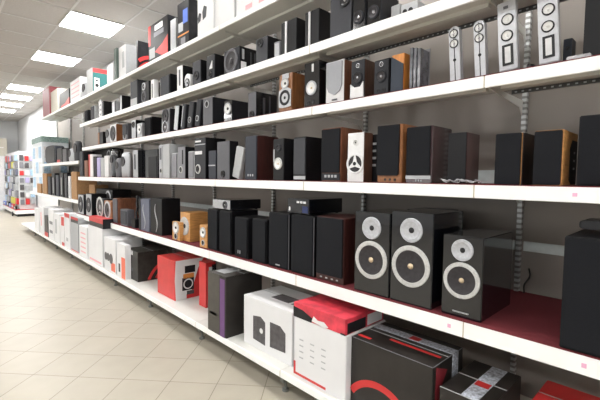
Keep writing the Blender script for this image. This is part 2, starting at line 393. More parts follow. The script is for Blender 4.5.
def features(root, dims, feats, L):
    w, d, h = dims; base = 0.0
    for f in feats:
        k = f[0]
        if k in ('drv', 'prt', 'tri', 'swirl', 'circle', 'arc', 'arcr', 'frame', 'edge', 'tape'): pass
        if k == 'pan':
            plate(root, dims, 'F', rect(*f[1:5]), .004, f[5], 'front_panel', bevel=.001); base = .0042
        elif k == 'grl':
            tt = .009 if w > .12 else .006
            plate(root, dims, 'F', rect(*f[1:5]), tt, f[5], 'grille', bevel=.0025, off=0)
        elif k == 'lgo':
            face = f[1]; t = f[8] if len(f) > 8 else .0025
            off = max(base, .0)
            if any(q[0] == 'grl' for q in feats) and face == 'F' and f[7] in ('badge', 'lettering', 'light') : off = .0092 if w > .12 else .0062
            plate(root, dims, face, rect(*f[2:6]), t, f[6], f[7], off=off if face == 'F' else 0)
        elif k == 'art':
            t = f[7] if len(f) > 7 else .0012
            plate(root, dims, f[1], rect(*f[2:6]), t, f[6], 'printed_panel')
        elif k == 'poly':
            t = f[5] if len(f) > 5 else .0014
            plate(root, dims, f[1], f[2], t, f[3], f[4], off=base if f[1] == 'F' else 0)
        elif k == 'circle':
            face, u, v, r, m_ = f[1:6]; t = f[6] if len(f) > 6 else .0018
            su, sv = (w if face != 'R' else d), (h if face != 'T' else d)
            rr = r * su
            pts = [(u + rr * math.cos(2 * PI * i / 24) / su, v + rr * math.sin(2 * PI * i / 24) / sv) for i in range(24)]
            plate(root, dims, face, pts, t, m_, 'printed_picture')
        elif k in ('arc',):
            face, cu, cv, r0, r1, a0, a1, m_ = f[1:9]
            su, sv = (w if face != 'R' else d), h
            # arcs clipped to the face by sampling
            o_, i_ = [], []
            for i in range(33):
                a_ = math.radians(a0 + (a1 - a0) * i / 32)
                P = [(cu + r * math.cos(a_) * sv / su, cv + r * math.sin(a_)) for r in (r0, r1)]
                if all(-.02 <= p[0] <= 1.02 and -.02 <= p[1] <= 1.02 for p in P):
                    i_.append(tuple(min(1, max(0, c)) for c in P[0])); o_.append(tuple(min(1, max(0, c)) for c in P[1]))
            if len(i_) > 2: plate(root, dims, face, i_ + o_[::-1], .0014, m_, 'printed_arc')
        elif k == 'arcr':
            plate(root, dims, 'R', [(.08, .45), (.3, .3), (.42, .5), (.3, .7), (.45, .85), (.1, .97)], .0014, 'red_dark', 'printed_panel')
        elif k == 'tape':
            plate(root, dims, 'T', rect(.0, f[2], 1.0, f[3]), .0016, 'tape', 'packing_tape')
            plate(root, dims, 'T', rect(.48, f[2] + .03, .6, f[3] - .03), .0022, 'red_print', 'tape_mark')
            plate(root, dims, 'R', rect(f[2], .55, f[3], 1.0), .0016, 'tape', 'packing_tape')
        elif k == 'edge':
            m_ = MB(); m_.box(-w / 2, w / 2, -.001, .0015, h - .0005, h + .0012); m_.box(w / 2 - .0015, w / 2 + .001, -.001, d, h - .0005, h + .0012)
            m_.build('worn_edge', 'grey_light2', root)
        elif k == 'drv':
            u, v, r, ring, cone, cap, nm = f[1:8]
            driver(root, dims, 'F', u, v, r * w, ring, cone, cap, nm, base)
        elif k == 'prt':
            driver(root, dims, 'F', f[1], f[2], f[3] * w, 'cap_dark', 'cap_dark', 'cap_dark', 'bass_port', base)
        elif k == 'frame':
            u0, v0, u1, v1, m_ = f[2:7]; pt = MB(); tk = .13
            a_ = fp('F', *dims, u0, v0, 0); b_ = fp('F', *dims, u1, v1, 0); th = tk * w
            y_ = -.004
            pt.box(a_.x, b_.x, y_, 0, a_.z, a_.z + th).box(a_.x, b_.x, y_, 0, b_.z - th, b_.z).box(a_.x, a_.x + th, y_, 0, a_.z + th, b_.z - th).box(b_.x - th, b_.x, y_, 0, a_.z + th, b_.z - th)
            q = pt.build('window_frame', m_, root)
            plate(q, dims, 'F', rect(u0 + .1, v0 + .03, u1 - .1, v1 - .03), .002, 'white_plastic', 'inset_plate')
        elif k == 'tri':
            u, v, r = f[1:4]; c = fp('F', *dims, u, v, base); rr = r * w * 1.15
            o = MB().lathe(c, FU['F'], FV['F'], FN['F'], [(rr * .92, 0), (rr * .92, .003), (rr * .5, .002), (.0005, .002)], 36).build('woofer', 'cone_dark', root, smooth=True)
            MB().lathe(c, FU['F'], FV['F'], FN['F'], [(rr * 1.08, 0), (rr * 1.08, .006), (rr * .92, .007), (rr * .86, .0035), (rr * .86, 0)], 36).build('trim_ring', 'white_plastic', o, smooth=True)
            for k_ in range(3):
                a_ = PI / 2 + k_ * 2 * PI / 3; d1 = Vector((math.cos(a_), 0, math.sin(a_))); d2 = Vector((-math.sin(a_), 0, math.cos(a_)))
                P = [c + d1 * rr * .93 + d2 * rr * .06, c + d1 * rr * .93 - d2 * rr * .06, c - d2 * rr * .26 + d1 * rr * .1, c + d2 * rr * .26 + d1 * rr * .1]
                MB().prism(P, (0, -.0065, 0)).build('frame_arm', 'white_plastic', o)
            MB().lathe(c, FU['F'], FV['F'], FN['F'], [(rr * .20, .0066), (rr * .20, .008), (rr * .1, .010), (.0004, .0105)], 20).build('dust_cap', 'cap_dark', o, smooth=True)
        elif k == 'swirl':
            pts = []
            n_ = 14
            for i in range(n_ + 1):
                t_ = i / n_; pts.append((.50 + .10 * math.sin(t_ * 6), .06 + .78 * t_))
            for i in range(n_, -1, -1):
                t_ = i / n_; pts.append((.50 + .10 * math.sin(t_ * 6) + .01 + .05 * math.sin(t_ * PI), .06 + .78 * t_))
            plate(root, dims, 'F', pts, .005, 'silver', 'swirl_trim')

def capsule_pts(w, h, n=12):
    r = w / 2; P = []
    for i in range(n + 1):
        a_ = PI * i / n; P.append((r * math.cos(a_), h - r + r * math.sin(a_)))
    for i in range(n + 1):
        a_ = PI + PI * i / n; P.append((r * math.cos(a_), r + r * math.sin(a_)))
    return P

def build_spk(root, dims, p):
    w, d, h = dims
    lift = 0
    if p.get('stand'):
        lift = .018
        MB().box(-w * .18, w * .18, d * .2, d * .7, .003, lift).build('neck', 'grey_light', root)
        MB().box(-w * .42, w * .42, -.01 if d < .05 else .01, d * .95, 0, .004).build('base', 'clear' if d < .05 else 'cap_dark', root, bevel=.001)
    if lift:
        sub = h - lift
        body = MB().box(-w / 2, w / 2, 0, d, lift, h).build('cabinet', p['cab'], root, bevel=min(.003, w * .05))
        class _: pass
        # features measured on the lifted body
        hold = bpy.data.objects.new('front', None)
        before = set(COL.objects[:])
        features(root, (w, d, sub), p['f'], None)
        for o in [o for o in COL.objects[:] if o not in before and o.parent == root]:
            o.location.z += lift
        bpy.data.objects.remove(hold)
        return
    if p.get('shape') == 'capsule':
        P = [(x, 0, z) for x, z in capsule_pts(w, h)]
        MB().prism(P, (0, d, 0)).build('cabinet', p['cab'], root, smooth=True)
    else:
        MB().box(-w / 2, w / 2, 0, d, 0, h).build('cabinet', p['cab'], root, bevel=min(.003, w * .03))
    features(root, dims, p['f'], None)
def build_box(root, dims, p):
    w, d, h = dims
    MB().box(-w / 2, w / 2, 0, d, 0, h).build('carton_body' if d > .06 else 'panel_body', p['cab'], root, bevel=min(.0025, d * .1))
    if h > .15 and d > .12 and p['cab'] not in ('clear', 'lavender'):
        MB().box(-w / 2 + .002, w / 2 - .002, d * .49, d * .51, h, h + .0008).build('lid_seam', 'grey_light', root)
    features(root, dims, p['f'], None)
def build_player(root, dims, p):
    w, d, h = dims
    MB().box(-w / 2, w / 2, 0, d, .006, h).build('case', p['cab'], root, bevel=.003)
    for sx in (-1, 1):
        for yy in (.03, d - .03):
            MB().lathe((sx * (w / 2 - .02), yy, 0), (1, 0, 0), (0, 1, 0), (0, 0, 1), [(.01, 0), (.01, .0062)], 12).build('foot', 'cap_dark', root)
    features(root, dims, p['f'], None)
def build_cyl(root, dims, p):
    w, d, h = dims; r = 1.0; n0 = MB()
    n0.lathe((0, d / 2, 0), (w / 2, 0, 0), (0, d / 2, 0), (0, 0, 1), [(.82, 0), (.95, .01), (1, h * .25), (1, h * .75), (.9, h * .9), (.6, h * .98), (.01, h)], 24)
    n0.build('body', p['cab'], root, smooth=True)
    MB().lathe((0, -d * .0, h * .62), (1, 0, 0), (0, 0, 1), (0, -1, 0), [(min(w, h) * .28, -.012), (min(w, h) * .28, .003), (min(w, h) * .2, .001), (.0005, .001)], 20).build('woofer', 'cone_dark', root, smooth=True)
def build_cyl2(root, dims, p):
    w, d, h = dims
    n = 20; P = []
    for i in range(n):
        a_ = 2 * PI * i / n; ca, sa = math.cos(a_), math.sin(a_)
        P.append((w / 2 * math.copysign(abs(ca) ** .5, ca), 0, h / 2 + h / 2 * math.copysign(abs(sa) ** .5, sa)))
    MB().prism(P, (0, d, 0)).build('body', p['cab'], root, smooth=True)
    P2 = [(x * .85, 0, (z - h / 2) * .85 + h / 2) for x, _, z in P]
    MB().prism(P2, (0, -.006, 0)).build('bezel', 'cap_dark', root)
def build_stalk(root, dims, p):
    w, d, h = dims; w = min(w, .12)
    MB().box(-w / 2, w / 2, 0, d, 0, h * .5).build('body', p['cab'], root, bevel=.006)
    pts = [(0, d / 2, h * .5), (-.02, d / 2, h * .8), (.02, d / 2, h * 1.1), (.0, d / 2, h * 1.35), (.03, d / 2, h * 1.6)]
    m_ = MB()
    for a_, b_ in zip(pts[:-1], pts[1:]):
        v = Vector(b_) - Vector(a_); l = v.length; v.normalize(); e1 = v.orthogonal().normalized(); e2 = v.cross(e1)
        m_.lathe(a_, e1, e2, v, [(.011, 0), (.011, l)], 10)
    m_.build('stalk', 'cap_dark', root, smooth=True)
    MB().box(.01, .05, d / 2 - .015, d / 2 + .015, h * 1.55, h * 1.75).build('head', 'cap_dark', root, bevel=.005)
def build_tower(root, dims, p):
    w, d, h = dims
    for i in range(3):
        x0 = -w / 2 + i * w / 3
        MB().box(x0 + .002, x0 + w / 3 - .004, 0, d, .004, h - i * .006).build('sheet', p['cab'], root, bevel=.001)
    MB().box(-w / 2, w / 2, 0, d, 0, .004).build('base', 'grey_dark', root)
    MB().box(-w / 2, w / 2, d - .004, d, .004, h + .004).build('back_plate', 'grey_light2', root)
BUILD = {'spk': build_spk, 'box': build_box, 'player': build_player, 'cyl': build_cyl, 'cyl2': build_cyl2, 'stalk': build_stalk, 'tower': build_tower}

# name, category, label, group, (front x, centre y, base z), (width, depth, height) in metres, builder, looks
THINGS = [
    ('loudspeaker', 'speaker', 'glossy black loudspeaker with two white-ringed drivers, left one of the tall pair on red cloth', 'white-ringed black loudspeakers', (1.556, 1.116, 0.707), (0.208, 0.300, 0.408), 'spk',
     {'cab': 'gloss_black', 'f': [('drv', 0.5, 0.81, 0.265, 'ring_white', 'ring_white', 'cap_dark', 'tweeter'), ('drv', 0.5, 0.42, 0.455, 'ring_silver', 'cone_dark', 'cap_gold', 'woofer')]}),
    ('loudspeaker', 'speaker', 'glossy black loudspeaker with two white-ringed drivers, right one of the tall pair', 'white-ringed black loudspeakers', (1.556, 0.898, 0.707), (0.210, 0.300, 0.423), 'spk',
     {'cab': 'gloss_black', 'f': [('drv', 0.5, 0.81, 0.265, 'ring_white', 'ring_white', 'cap_dark', 'tweeter'), ('drv', 0.5, 0.42, 0.455, 'ring_silver', 'cone_dark', 'cap_gold', 'woofer')]}),
    ('loudspeaker', 'speaker', 'shorter glossy black loudspeaker with white-ringed drivers, standing alone beside the bare red cloth', 'white-ringed black loudspeakers', (1.566, 0.668, 0.707), (0.167, 0.340, 0.342), 'spk',
     {'cab': 'gloss_black', 'f': [('drv', 0.5, 0.83, 0.27, 'ring_white', 'ring_white', 'cap_dark', 'tweeter'), ('drv', 0.5, 0.46, 0.455, 'ring_silver', 'cone_dark', 'cap_gold', 'woofer'), ('lgo', 'F', 0.3, 0.06, 0.7, 0.075, 'silver', 'badge')]}),
    ('loudspeaker', 'speaker', 'large matte black loudspeaker at the right edge of the photo on the red cloth', '', (1.546, 0.241, 0.707), (0.146, 0.420, 0.387), 'spk',
     {'cab': 'black_matte', 'f': [('grl', 0.03, 0.02, 0.97, 0.98, 'grille_black')]}),
    ('loudspeaker', 'speaker', 'tall black loudspeaker with cloth grille and dark red wood side, left of the white-ringed pair', '', (1.566, 1.401, 0.707), (0.205, 0.260, 0.359), 'spk',
     {'cab': 'wood_red', 'f': [('grl', 0.03, 0.1, 0.97, 0.99, 'grille_black'), ('lgo', 'F', 0.2, 0.05, 0.27, 0.07, 'silver', 'badge'), ('lgo', 'F', 0.4, 0.05, 0.47, 0.07, 'silver', 'badge'), ('lgo', 'F', 0.6, 0.05, 0.67, 0.07, 'silver', 'badge'), ('lgo', 'F', 0.78, 0.05, 0.84, 0.07, 'silver', 'badge')]}),
    ('loudspeaker', 'speaker', 'black grille loudspeaker under the receiver, right one of two with thin grey edges', 'black grille loudspeakers', (1.566, 1.618, 0.707), (0.198, 0.240, 0.353), 'spk',
     {'cab': 'black_wood', 'f': [('grl', 0.03, 0.02, 0.95, 0.98, 'grille_black'), ('lgo', 'F', 0.955, 0.02, 0.99, 0.98, 'grey_plastic', 'edge_strip')]}),
    ('loudspeaker', 'speaker', 'black grille loudspeaker under the receiver, left one, with a small silver badge', 'black grille loudspeakers', (1.566, 1.833, 0.707), (0.198, 0.240, 0.353), 'spk',
     {'cab': 'black_wood', 'f': [('grl', 0.03, 0.02, 0.95, 0.98, 'grille_black'), ('lgo', 'F', 0.955, 0.02, 0.99, 0.98, 'grey_plastic', 'edge_strip'), ('lgo', 'F', 0.4, 0.05, 0.6, 0.07, 'silver', 'badge')]}),
    ('loudspeaker', 'speaker', 'slim black column speaker just right of the slatted one, left of badge speaker', 'slim black column speakers', (1.566, 2.034, 0.707), (0.157, 0.200, 0.296), 'spk',
     {'cab': 'black_matte', 'f': [('grl', 0.05, 0.03, 0.95, 0.97, 'grille_black')]}),
    ('loudspeaker', 'speaker', 'slim black column speaker with vertical slats and tiny lettering, shorter than the player behind', 'slim black column speakers', (1.566, 2.243, 0.707), (0.164, 0.200, 0.289), 'spk',
     {'cab': 'black_matte', 'f': [('grl', 0.05, 0.03, 0.95, 0.97, 'grille_black'), ('lgo', 'F', 0.3, 0.1, 0.34, 0.18, 'silver', 'lettering'), ('lgo', 'F', 0.44, 0.1, 0.48, 0.18, 'silver', 'lettering')]}),
    ('loudspeaker', 'speaker', 'black floor speaker directly beneath the silver-fronted player, right of its twin', 'slim black column speakers', (1.566, 2.451, 0.707), (0.169, 0.240, 0.323), 'spk',
     {'cab': 'black_wood', 'f': [('grl', 0.05, 0.03, 0.95, 0.97, 'grille_black')]}),
    ('loudspeaker', 'speaker', "black speaker under the player's left end, next to small wooden speaker", 'slim black column speakers', (1.566, 2.630, 0.707), (0.155, 0.240, 0.323), 'spk',
     {'cab': 'black_wood', 'f': [('grl', 0.05, 0.03, 0.95, 0.97, 'grille_black')]}),
    ('loudspeaker', 'speaker', 'small light wood speaker with white cone, right of the wooden subwoofer', 'light wood speaker set', (1.556, 2.767, 0.707), (0.118, 0.070, 0.182), 'spk',
     {'cab': 'wood_light', 'f': [('drv', 0.5, 0.68, 0.36, 'ring_white', 'cone_white', 'cap_dark', 'woofer'), ('drv', 0.5, 0.22, 0.2, 'ring_white', 'cone_dark', 'cap_dark', 'tweeter')]}),
    ('subwoofer', 'speaker', 'light wood subwoofer cube with large white-rimmed cone', 'light wood speaker set', (1.596, 3.156, 0.707), (0.177, 0.190, 0.256), 'spk',
     {'cab': 'wood_light', 'f': [('drv', 0.45, 0.52, 0.46, 'ring_white', 'ring_silver', 'cone_dark', 'woofer')]}),
    ('loudspeaker', 'speaker', 'small light wood speaker with white cone, left of the wooden subwoofer', 'light wood speaker set', (1.556, 3.251, 0.707), (0.150, 0.036, 0.166), 'spk',
     {'cab': 'wood_light', 'f': [('drv', 0.5, 0.68, 0.36, 'ring_white', 'cone_white', 'cap_dark', 'woofer'), ('drv', 0.5, 0.22, 0.2, 'ring_white', 'cone_dark', 'cap_dark', 'tweeter')]}),
    ('loudspeaker', 'speaker', 'wide black speaker box with silver swirl on its front', '', (1.566, 3.707, 0.707), (0.269, 0.190, 0.357), 'spk',
     {'cab': 'black_matte', 'f': [('swirl',)]}),
    ('loudspeaker', 'speaker', 'grey-blue speaker with silver swirl at its left edge, left of the wide black box', '', (1.566, 4.008, 0.707), (0.275, 0.200, 0.334), 'spk',
     {'cab': 'grey_blue', 'f': [('swirl',), ('lgo', 'F', 0, 0, 0.2, 1, 'black_matte', 'edge_strip')]}),
    ('desk_camera', 'electronics', 'small black device on a bent stalk standing before the grey-blue speaker', '', (1.566, 4.316, 0.707), (0.277, 0.080, 0.205), 'stalk',
     {'cab': 'black_matte'}),
    ('loudspeaker', 'speaker', 'small grey speaker with ribbed front beside brown wooden box speaker', '', (1.556, 4.573, 0.707), (0.223, 0.080, 0.189), 'spk',
     {'cab': 'grey_plastic', 'f': [('grl', 0.1, 0.1, 0.9, 0.9, 'grille_grey')]}),
    ('subwoofer', 'speaker', 'brown wooden box subwoofer with grey front, in front of the black receiver', '', (1.576, 4.916, 0.707), (0.165, 0.237, 0.298), 'spk',
     {'cab': 'wood_red2', 'f': [('grl', 0.02, 0.02, 0.98, 0.98, 'grey_plastic')]}),
    ('loudspeaker', 'speaker', 'small wood speaker with white ring cone, left of brown wooden box', '', (1.556, 5.136, 0.707), (0.272, 0.100, 0.258), 'spk',
     {'cab': 'wood_mid', 'f': [('drv', 0.45, 0.55, 0.42, 'ring_white', 'cone_dark', 'cap_dark', 'woofer')]}),
    ('loudspeaker', 'speaker', 'round-coned dark grey speaker between silver oval speakers and wood speaker', '', (1.556, 5.454, 0.707), (0.313, 0.120, 0.271), 'spk',
     {'cab': 'grey_dark', 'f': [('drv', 0.5, 0.58, 0.44, 'ring_silver', 'cone_dark', 'cap_silver', 'woofer'), ('drv', 0.5, 0.15, 0.2, 'ring_silver', 'cone_dark', 'cap_dark', 'tweeter')]}),
    ('loudspeaker', 'speaker', 'silver oval-fronted speaker, right one at the far end of the red cloth', 'silver oval speakers', (1.556, 5.953, 0.707), (0.264, 0.190, 0.317), 'spk',
     {'cab': 'black_matte', 'f': [('pan', 0.03, 0.02, 0.97, 0.98, 'silver'), ('drv', 0.5, 0.5, 0.4, 'grey_dark', 'cone_dark', 'cap_silver', 'woofer')]}),
    ('loudspeaker', 'speaker', 'silver oval-fronted speaker, leftmost on the far end of red cloth', 'silver oval speakers', (1.556, 6.364, 0.707), (0.294, 0.190, 0.289), 'spk',
     {'cab': 'grey_dark', 'f': [('pan', 0.03, 0.02, 0.97, 0.98, 'silver'), ('drv', 0.5, 0.5, 0.4, 'grey_dark', 'cone_dark', 'cap_silver', 'woofer')]}),
    ('stereo_system', 'stereo', 'long black stereo unit behind the far silver speakers', '', (1.756, 5.956, 0.707), (0.738, 0.250, 0.381), 'spk',
     {'cab': 'black_matte', 'f': [('drv', 0.75, 0.65, 0.16, 'silver', 'cone_dark', 'cap_dark', 'dial')]}),
    ('loudspeaker', 'speaker', 'large dark loudspeaker cut off by the right edge of the photo on the eye-level shelf', '', (1.640, 0.244, 1.264), (0.128, 0.350, 0.245), 'spk',
     {'cab': 'black_matte', 'f': [('grl', 0.03, 0.02, 0.97, 0.98, 'grille_black')]}),
    ('loudspeaker', 'speaker', 'black grille speaker with light wood side and terminal plate, nearest the right edge', 'light wood grille speakers', (1.620, 0.393, 1.264), (0.092, 0.221, 0.201), 'spk',
     {'cab': 'wood_light', 'f': [('grl', 0.01, 0.01, 0.97, 0.99, 'grille_black'), ('poly', 'R', [(0.45, 0.1), (0.6, 0.02), (0.95, 0.02), (0.95, 0.85), (0.6, 0.85), (0.45, 0.7)], 'black_matte', 'terminal_plate'), ('lgo', 'R', 0.7, 0.6, 0.78, 0.64, 'silver', 'terminal'), ('lgo', 'R', 0.7, 0.45, 0.78, 0.49, 'silver', 'terminal'), ('lgo', 'R', 0.7, 0.3, 0.78, 0.34, 'silver', 'terminal')]}),
    ('loudspeaker', 'speaker', 'black grille speaker with light wood side, beside the bare stretch of shelf wall', 'light wood grille speakers', (1.620, 0.526, 1.264), (0.096, 0.190, 0.199), 'spk',
     {'cab': 'wood_light', 'f': [('grl', 0.0, 0.0, 0.97, 1.0, 'grille_black'), ('lgo', 'R', 0.0, 0.0, 0.8, 1, 'black_matte', 'side_panel')]}),
    ('loudspeaker', 'speaker', 'plain black speaker with glossy purple-brown side reflecting light', '', (1.630, 0.733, 1.264), (0.080, 0.132, 0.218), 'spk',
     {'cab': 'wood_gloss', 'f': [('pan', 0.0, 0.0, 0.99, 1, 'black_matte')]}),
    ('loudspeaker', 'speaker', 'wide dark brown glossy speaker with black grille over a silver strip', '', (1.620, 0.909, 1.264), (0.130, 0.190, 0.260), 'spk',
     {'cab': 'wood_gloss', 'f': [('grl', 0.03, 0.14, 0.95, 0.99, 'grille_black'), ('lgo', 'F', 0.0, 0.07, 0.97, 0.13, 'silver', 'silver_strip'), ('lgo', 'F', 0.4, 0.03, 0.44, 0.06, 'silver', 'knob'), ('lgo', 'F', 0.5, 0.03, 0.54, 0.06, 'silver', 'knob'), ('lgo', 'F', 0.6, 0.03, 0.64, 0.06, 'silver', 'knob')]}),
    ('loudspeaker', 'speaker', 'tall speaker with rounded black grille and orange wood side, left of dark brown one', '', (1.610, 1.060, 1.264), (0.138, 0.190, 0.280), 'spk',
     {'cab': 'wood_mid', 'f': [('poly', 'F', [(0.03, 0.15), (0.08, 0.12), (0.85, 0.12), (0.9, 0.15), (0.9, 0.99), (0.03, 0.99)], 'grille_black', 'grille', 0.012), ('lgo', 'F', 0.3, 0.03, 0.38, 0.07, 'cap_dark', 'knob'), ('lgo', 'F', 0.5, 0.03, 0.58, 0.07, 'cap_dark', 'knob'), ('lgo', 'F', 0.7, 0.03, 0.78, 0.07, 'cap_dark', 'knob')]}),
    ('subwoofer', 'speaker', 'dark speaker showing four small silver connectors, squeezed behind white triangle speaker', '', (1.690, 1.212, 1.264), (0.057, 0.150, 0.251), 'spk',
     {'cab': 'black_matte', 'f': [('lgo', 'F', 0.2, 0.78, 0.8, 0.83, 'silver', 'connector'), ('lgo', 'F', 0.2, 0.63, 0.8, 0.68, 'silver', 'connector'), ('lgo', 'F', 0.2, 0.48, 0.8, 0.53, 'silver', 'connector'), ('lgo', 'F', 0.2, 0.33, 0.8, 0.38, 'silver', 'connector')]}),
    ('loudspeaker', 'speaker', 'white-fronted wooden speaker with three-pointed woofer frame and small tweeter', '', (1.610, 1.267, 1.264), (0.105, 0.076, 0.257), 'spk',
     {'cab': 'wood_dark', 'f': [('pan', 0.0, 0.0, 1, 1, 'white_plastic'), ('drv', 0.5, 0.8, 0.17, 'white_plastic', 'ring_silver', 'cap_dark', 'tweeter'), ('tri', 0.5, 0.37, 0.42)]}),
    ('loudspeaker', 'speaker', 'speaker with grey grille and reddish wood side above a row of silver letters', '', (1.620, 1.451, 1.264), (0.145, 0.190, 0.299), 'spk',
     {'cab': 'wood_red2', 'f': [('grl', 0.02, 0.16, 0.97, 0.98, 'grille_black'), ('pan', 0.02, 0.02, 0.97, 0.15, 'grey_dark'), ('lgo', 'F', 0.2, 0.07, 0.3, 0.12, 'silver', 'letter'), ('lgo', 'F', 0.38, 0.07, 0.48, 0.12, 'silver', 'letter'), ('lgo', 'F', 0.55, 0.07, 0.65, 0.12, 'silver', 'letter'), ('lgo', 'F', 0.72, 0.07, 0.82, 0.12, 'silver', 'letter')]}),
    ('loudspeaker', 'speaker', 'dark grey grille speaker with silver foot strip and black side', '', (1.620, 1.708, 1.264), (0.110, 0.190, 0.267), 'spk',
     {'cab': 'black_matte', 'f': [('grl', 0.03, 0.14, 0.97, 0.97, 'grille_grey'), ('lgo', 'F', 0.03, 0.03, 0.97, 0.11, 'silver', 'silver_strip')]}),
    ('loudspeaker', 'speaker', 'glossy black speaker with yellowish cone glowing white at its centre', '', (1.610, 1.898, 1.264), (0.108, 0.190, 0.268), 'spk',
     {'cab': 'black_matte', 'f': [('drv', 0.5, 0.4, 0.36, 'ring_silver', 'cone_white', 'cap_gold', 'woofer'), ('drv', 0.5, 0.78, 0.22, 'grey_dark', 'cone_dark', 'cap_dark', 'tweeter'), ('lgo', 'F', 0.05, 0.45, 0.14, 0.75, 'silver', 'trim')]}),
    ('loudspeaker', 'speaker', 'tall dark blue-grey speaker with three tiny lights and dark red side', '', (1.620, 2.201, 1.264), (0.134, 0.190, 0.308), 'spk',
     {'cab': 'wood_red', 'f': [('grl', 0.0, 0.0, 0.99, 1, 'grey_blue_dark'), ('lgo', 'F', 0.25, 0.08, 0.33, 0.13, 'silver', 'light'), ('lgo', 'F', 0.45, 0.08, 0.53, 0.13, 'silver', 'light'), ('lgo', 'F', 0.65, 0.08, 0.73, 0.13, 'silver', 'light')]}),
    ('satellite_speaker', 'speaker', 'slim silver panel speaker leaning to the right against the dark tall speaker', '', (1.630, 2.414, 1.264), (0.096, 0.030, 0.234), 'spk',
     {'cab': 'grey_light', 'lean': -14, 'f': [('pan', 0.05, 0.02, 0.95, 0.3, 'grey_light')]}),
    ('loudspeaker', 'speaker', 'grey-fronted speaker with black bass port near its foot', '', (1.610, 2.550, 1.264), (0.173, 0.077, 0.290), 'spk',
     {'cab': 'black_matte', 'f': [('pan', 0.0, 0.0, 1, 1, 'grey_plastic'), ('prt', 0.5, 0.14, 0.16)]}),
    ('loudspeaker', 'speaker', 'low dark box speaker with one thin silver line, between two port speakers', '', (1.610, 2.717, 1.264), (0.113, 0.120, 0.227), 'spk',
     {'cab': 'grey_blue_dark', 'f': [('lgo', 'F', 0.0, 0.46, 0.9, 0.5, 'silver', 'silver_line')]}),
    ('loudspeaker', 'speaker', 'speckled black speaker with white logos and round port at the bottom', '', (1.610, 2.907, 1.264), (0.181, 0.190, 0.340), 'spk',
     {'cab': 'black_matte', 'f': [('pan', 0.0, 0.0, 1, 1, 'grey_dark'), ('lgo', 'F', 0.1, 0.9, 0.6, 0.94, 'white_plastic', 'lettering'), ('lgo', 'F', 0.0, 0.83, 1, 0.85, 'silver', 'silver_line'), ('lgo', 'F', 0.05, 0.6, 0.7, 0.68, 'white_plastic', 'logo'), ('drv', 0.35, 0.24, 0.22, 'ring_silver', 'cone_dark', 'cap_dark', 'port')]}),
    ('satellite_speaker', 'speaker', 'plain light grey satellite speaker, left of the speckled black speaker', 'light grey satellites', (1.620, 3.083, 1.264), (0.110, 0.100, 0.238), 'spk',
     {'cab': 'grey_light', 'f': [('grl', 0.1, 0.04, 0.9, 0.96, 'grey_light2')]}),
    ('loudspeaker', 'speaker', 'silver speaker with dark vertical lettering and oval port', '', (1.610, 3.239, 1.264), (0.133, 0.190, 0.282), 'spk',
     {'cab': 'black_matte', 'f': [('pan', 0.0, 0.0, 1, 1, 'grey_light2'), ('lgo', 'F', 0.6, 0.45, 0.75, 0.9, 'black_matte', 'lettering'), ('drv', 0.45, 0.28, 0.24, 'ring_silver', 'cone_dark', 'cap_dark', 'port')]}),
    ('satellite_speaker', 'speaker', 'plain light grey satellite speaker, right of the wide white-silver speaker', 'light grey satellites', (1.620, 3.401, 1.264), (0.126, 0.100, 0.236), 'spk',
     {'cab': 'grey_light', 'f': [('grl', 0.1, 0.04, 0.9, 0.96, 'grey_light2')]}),
    ('loudspeaker', 'speaker', 'white-silver speaker with engraved marks, tallest of the light ones', '', (1.610, 3.605, 1.264), (0.221, 0.190, 0.326), 'spk',
     {'cab': 'grey_light', 'f': [('pan', 0.0, 0.0, 0.35, 1, 'silver'), ('lgo', 'F', 0.08, 0.55, 0.25, 0.9, 'grey_plastic', 'lettering'), ('drv', 0.22, 0.22, 0.12, 'ring_silver', 'cone_dark', 'cap_dark', 'port')]}),
    ('subwoofer', 'speaker', 'wide plain black subwoofer box left of the light silver speakers', '', (1.650, 4.059, 1.264), (0.419, 0.220, 0.298), 'spk',
     {'cab': 'gloss_black', 'f': [('pan', 0.45, 0.0, 0.95, 0.75, 'black_matte')]}),
    ('loudspeaker', 'speaker', 'narrow speaker with silver face and pinkish left edge', '', (1.610, 4.338, 1.264), (0.136, 0.065, 0.302), 'spk',
     {'cab': 'black_matte', 'f': [('pan', 0.0, 0.0, 1, 1, 'silver'), ('lgo', 'F', 0.3, 0.3, 0.55, 0.85, 'grey_dark', 'lettering')]}),
    ('loudspeaker', 'speaker', 'rounded silver cylinder speaker standing between dark ones', '', (1.610, 4.750, 1.264), (0.215, 0.100, 0.301), 'cyl',
     {'cab': 'silver'}),
    ('loudspeaker', 'speaker', 'small brown-grey cylinder speaker left of the silver cylinder', '', (1.610, 4.966, 1.264), (0.177, 0.080, 0.236), 'cyl',
     {'cab': 'grey_plastic'}),
    ('loudspeaker', 'speaker', 'black rounded speaker with glossy domed top', '', (1.610, 5.153, 1.264), (0.161, 0.120, 0.356), 'cyl',
     {'cab': 'gloss_black'}),
    ('game_case', 'case', 'white upright case near the black domed speaker', 'upright cases and slim speakers at the far end', (1.610, 5.346, 1.264), (0.159, 0.120, 0.275), 'box',
     {'cab': 'white_paper', 'f': []}),
    ('game_case', 'case', 'lavender upright case between white ones', 'upright cases and slim speakers at the far end', (1.610, 5.684, 1.264), (0.131, 0.120, 0.261), 'box',
     {'cab': 'lavender', 'f': []}),
    ('game_case', 'case', 'pale grey upright case right of the lavender one', 'upright cases and slim speakers at the far end', (1.610, 5.519, 1.264), (0.142, 0.120, 0.255), 'box',
     {'cab': 'grey_light', 'f': []}),
    ('game_case', 'case', 'black upright case left of the lavender one', 'upright cases and slim speakers at the far end', (1.610, 5.840, 1.264), (0.141, 0.120, 0.280), 'box',
     {'cab': 'black_matte', 'f': []}),
    ('game_case', 'case', 'white upright case with red spine edge', 'upright cases and slim speakers at the far end', (1.610, 6.033, 1.264), (0.192, 0.120, 0.317), 'box',
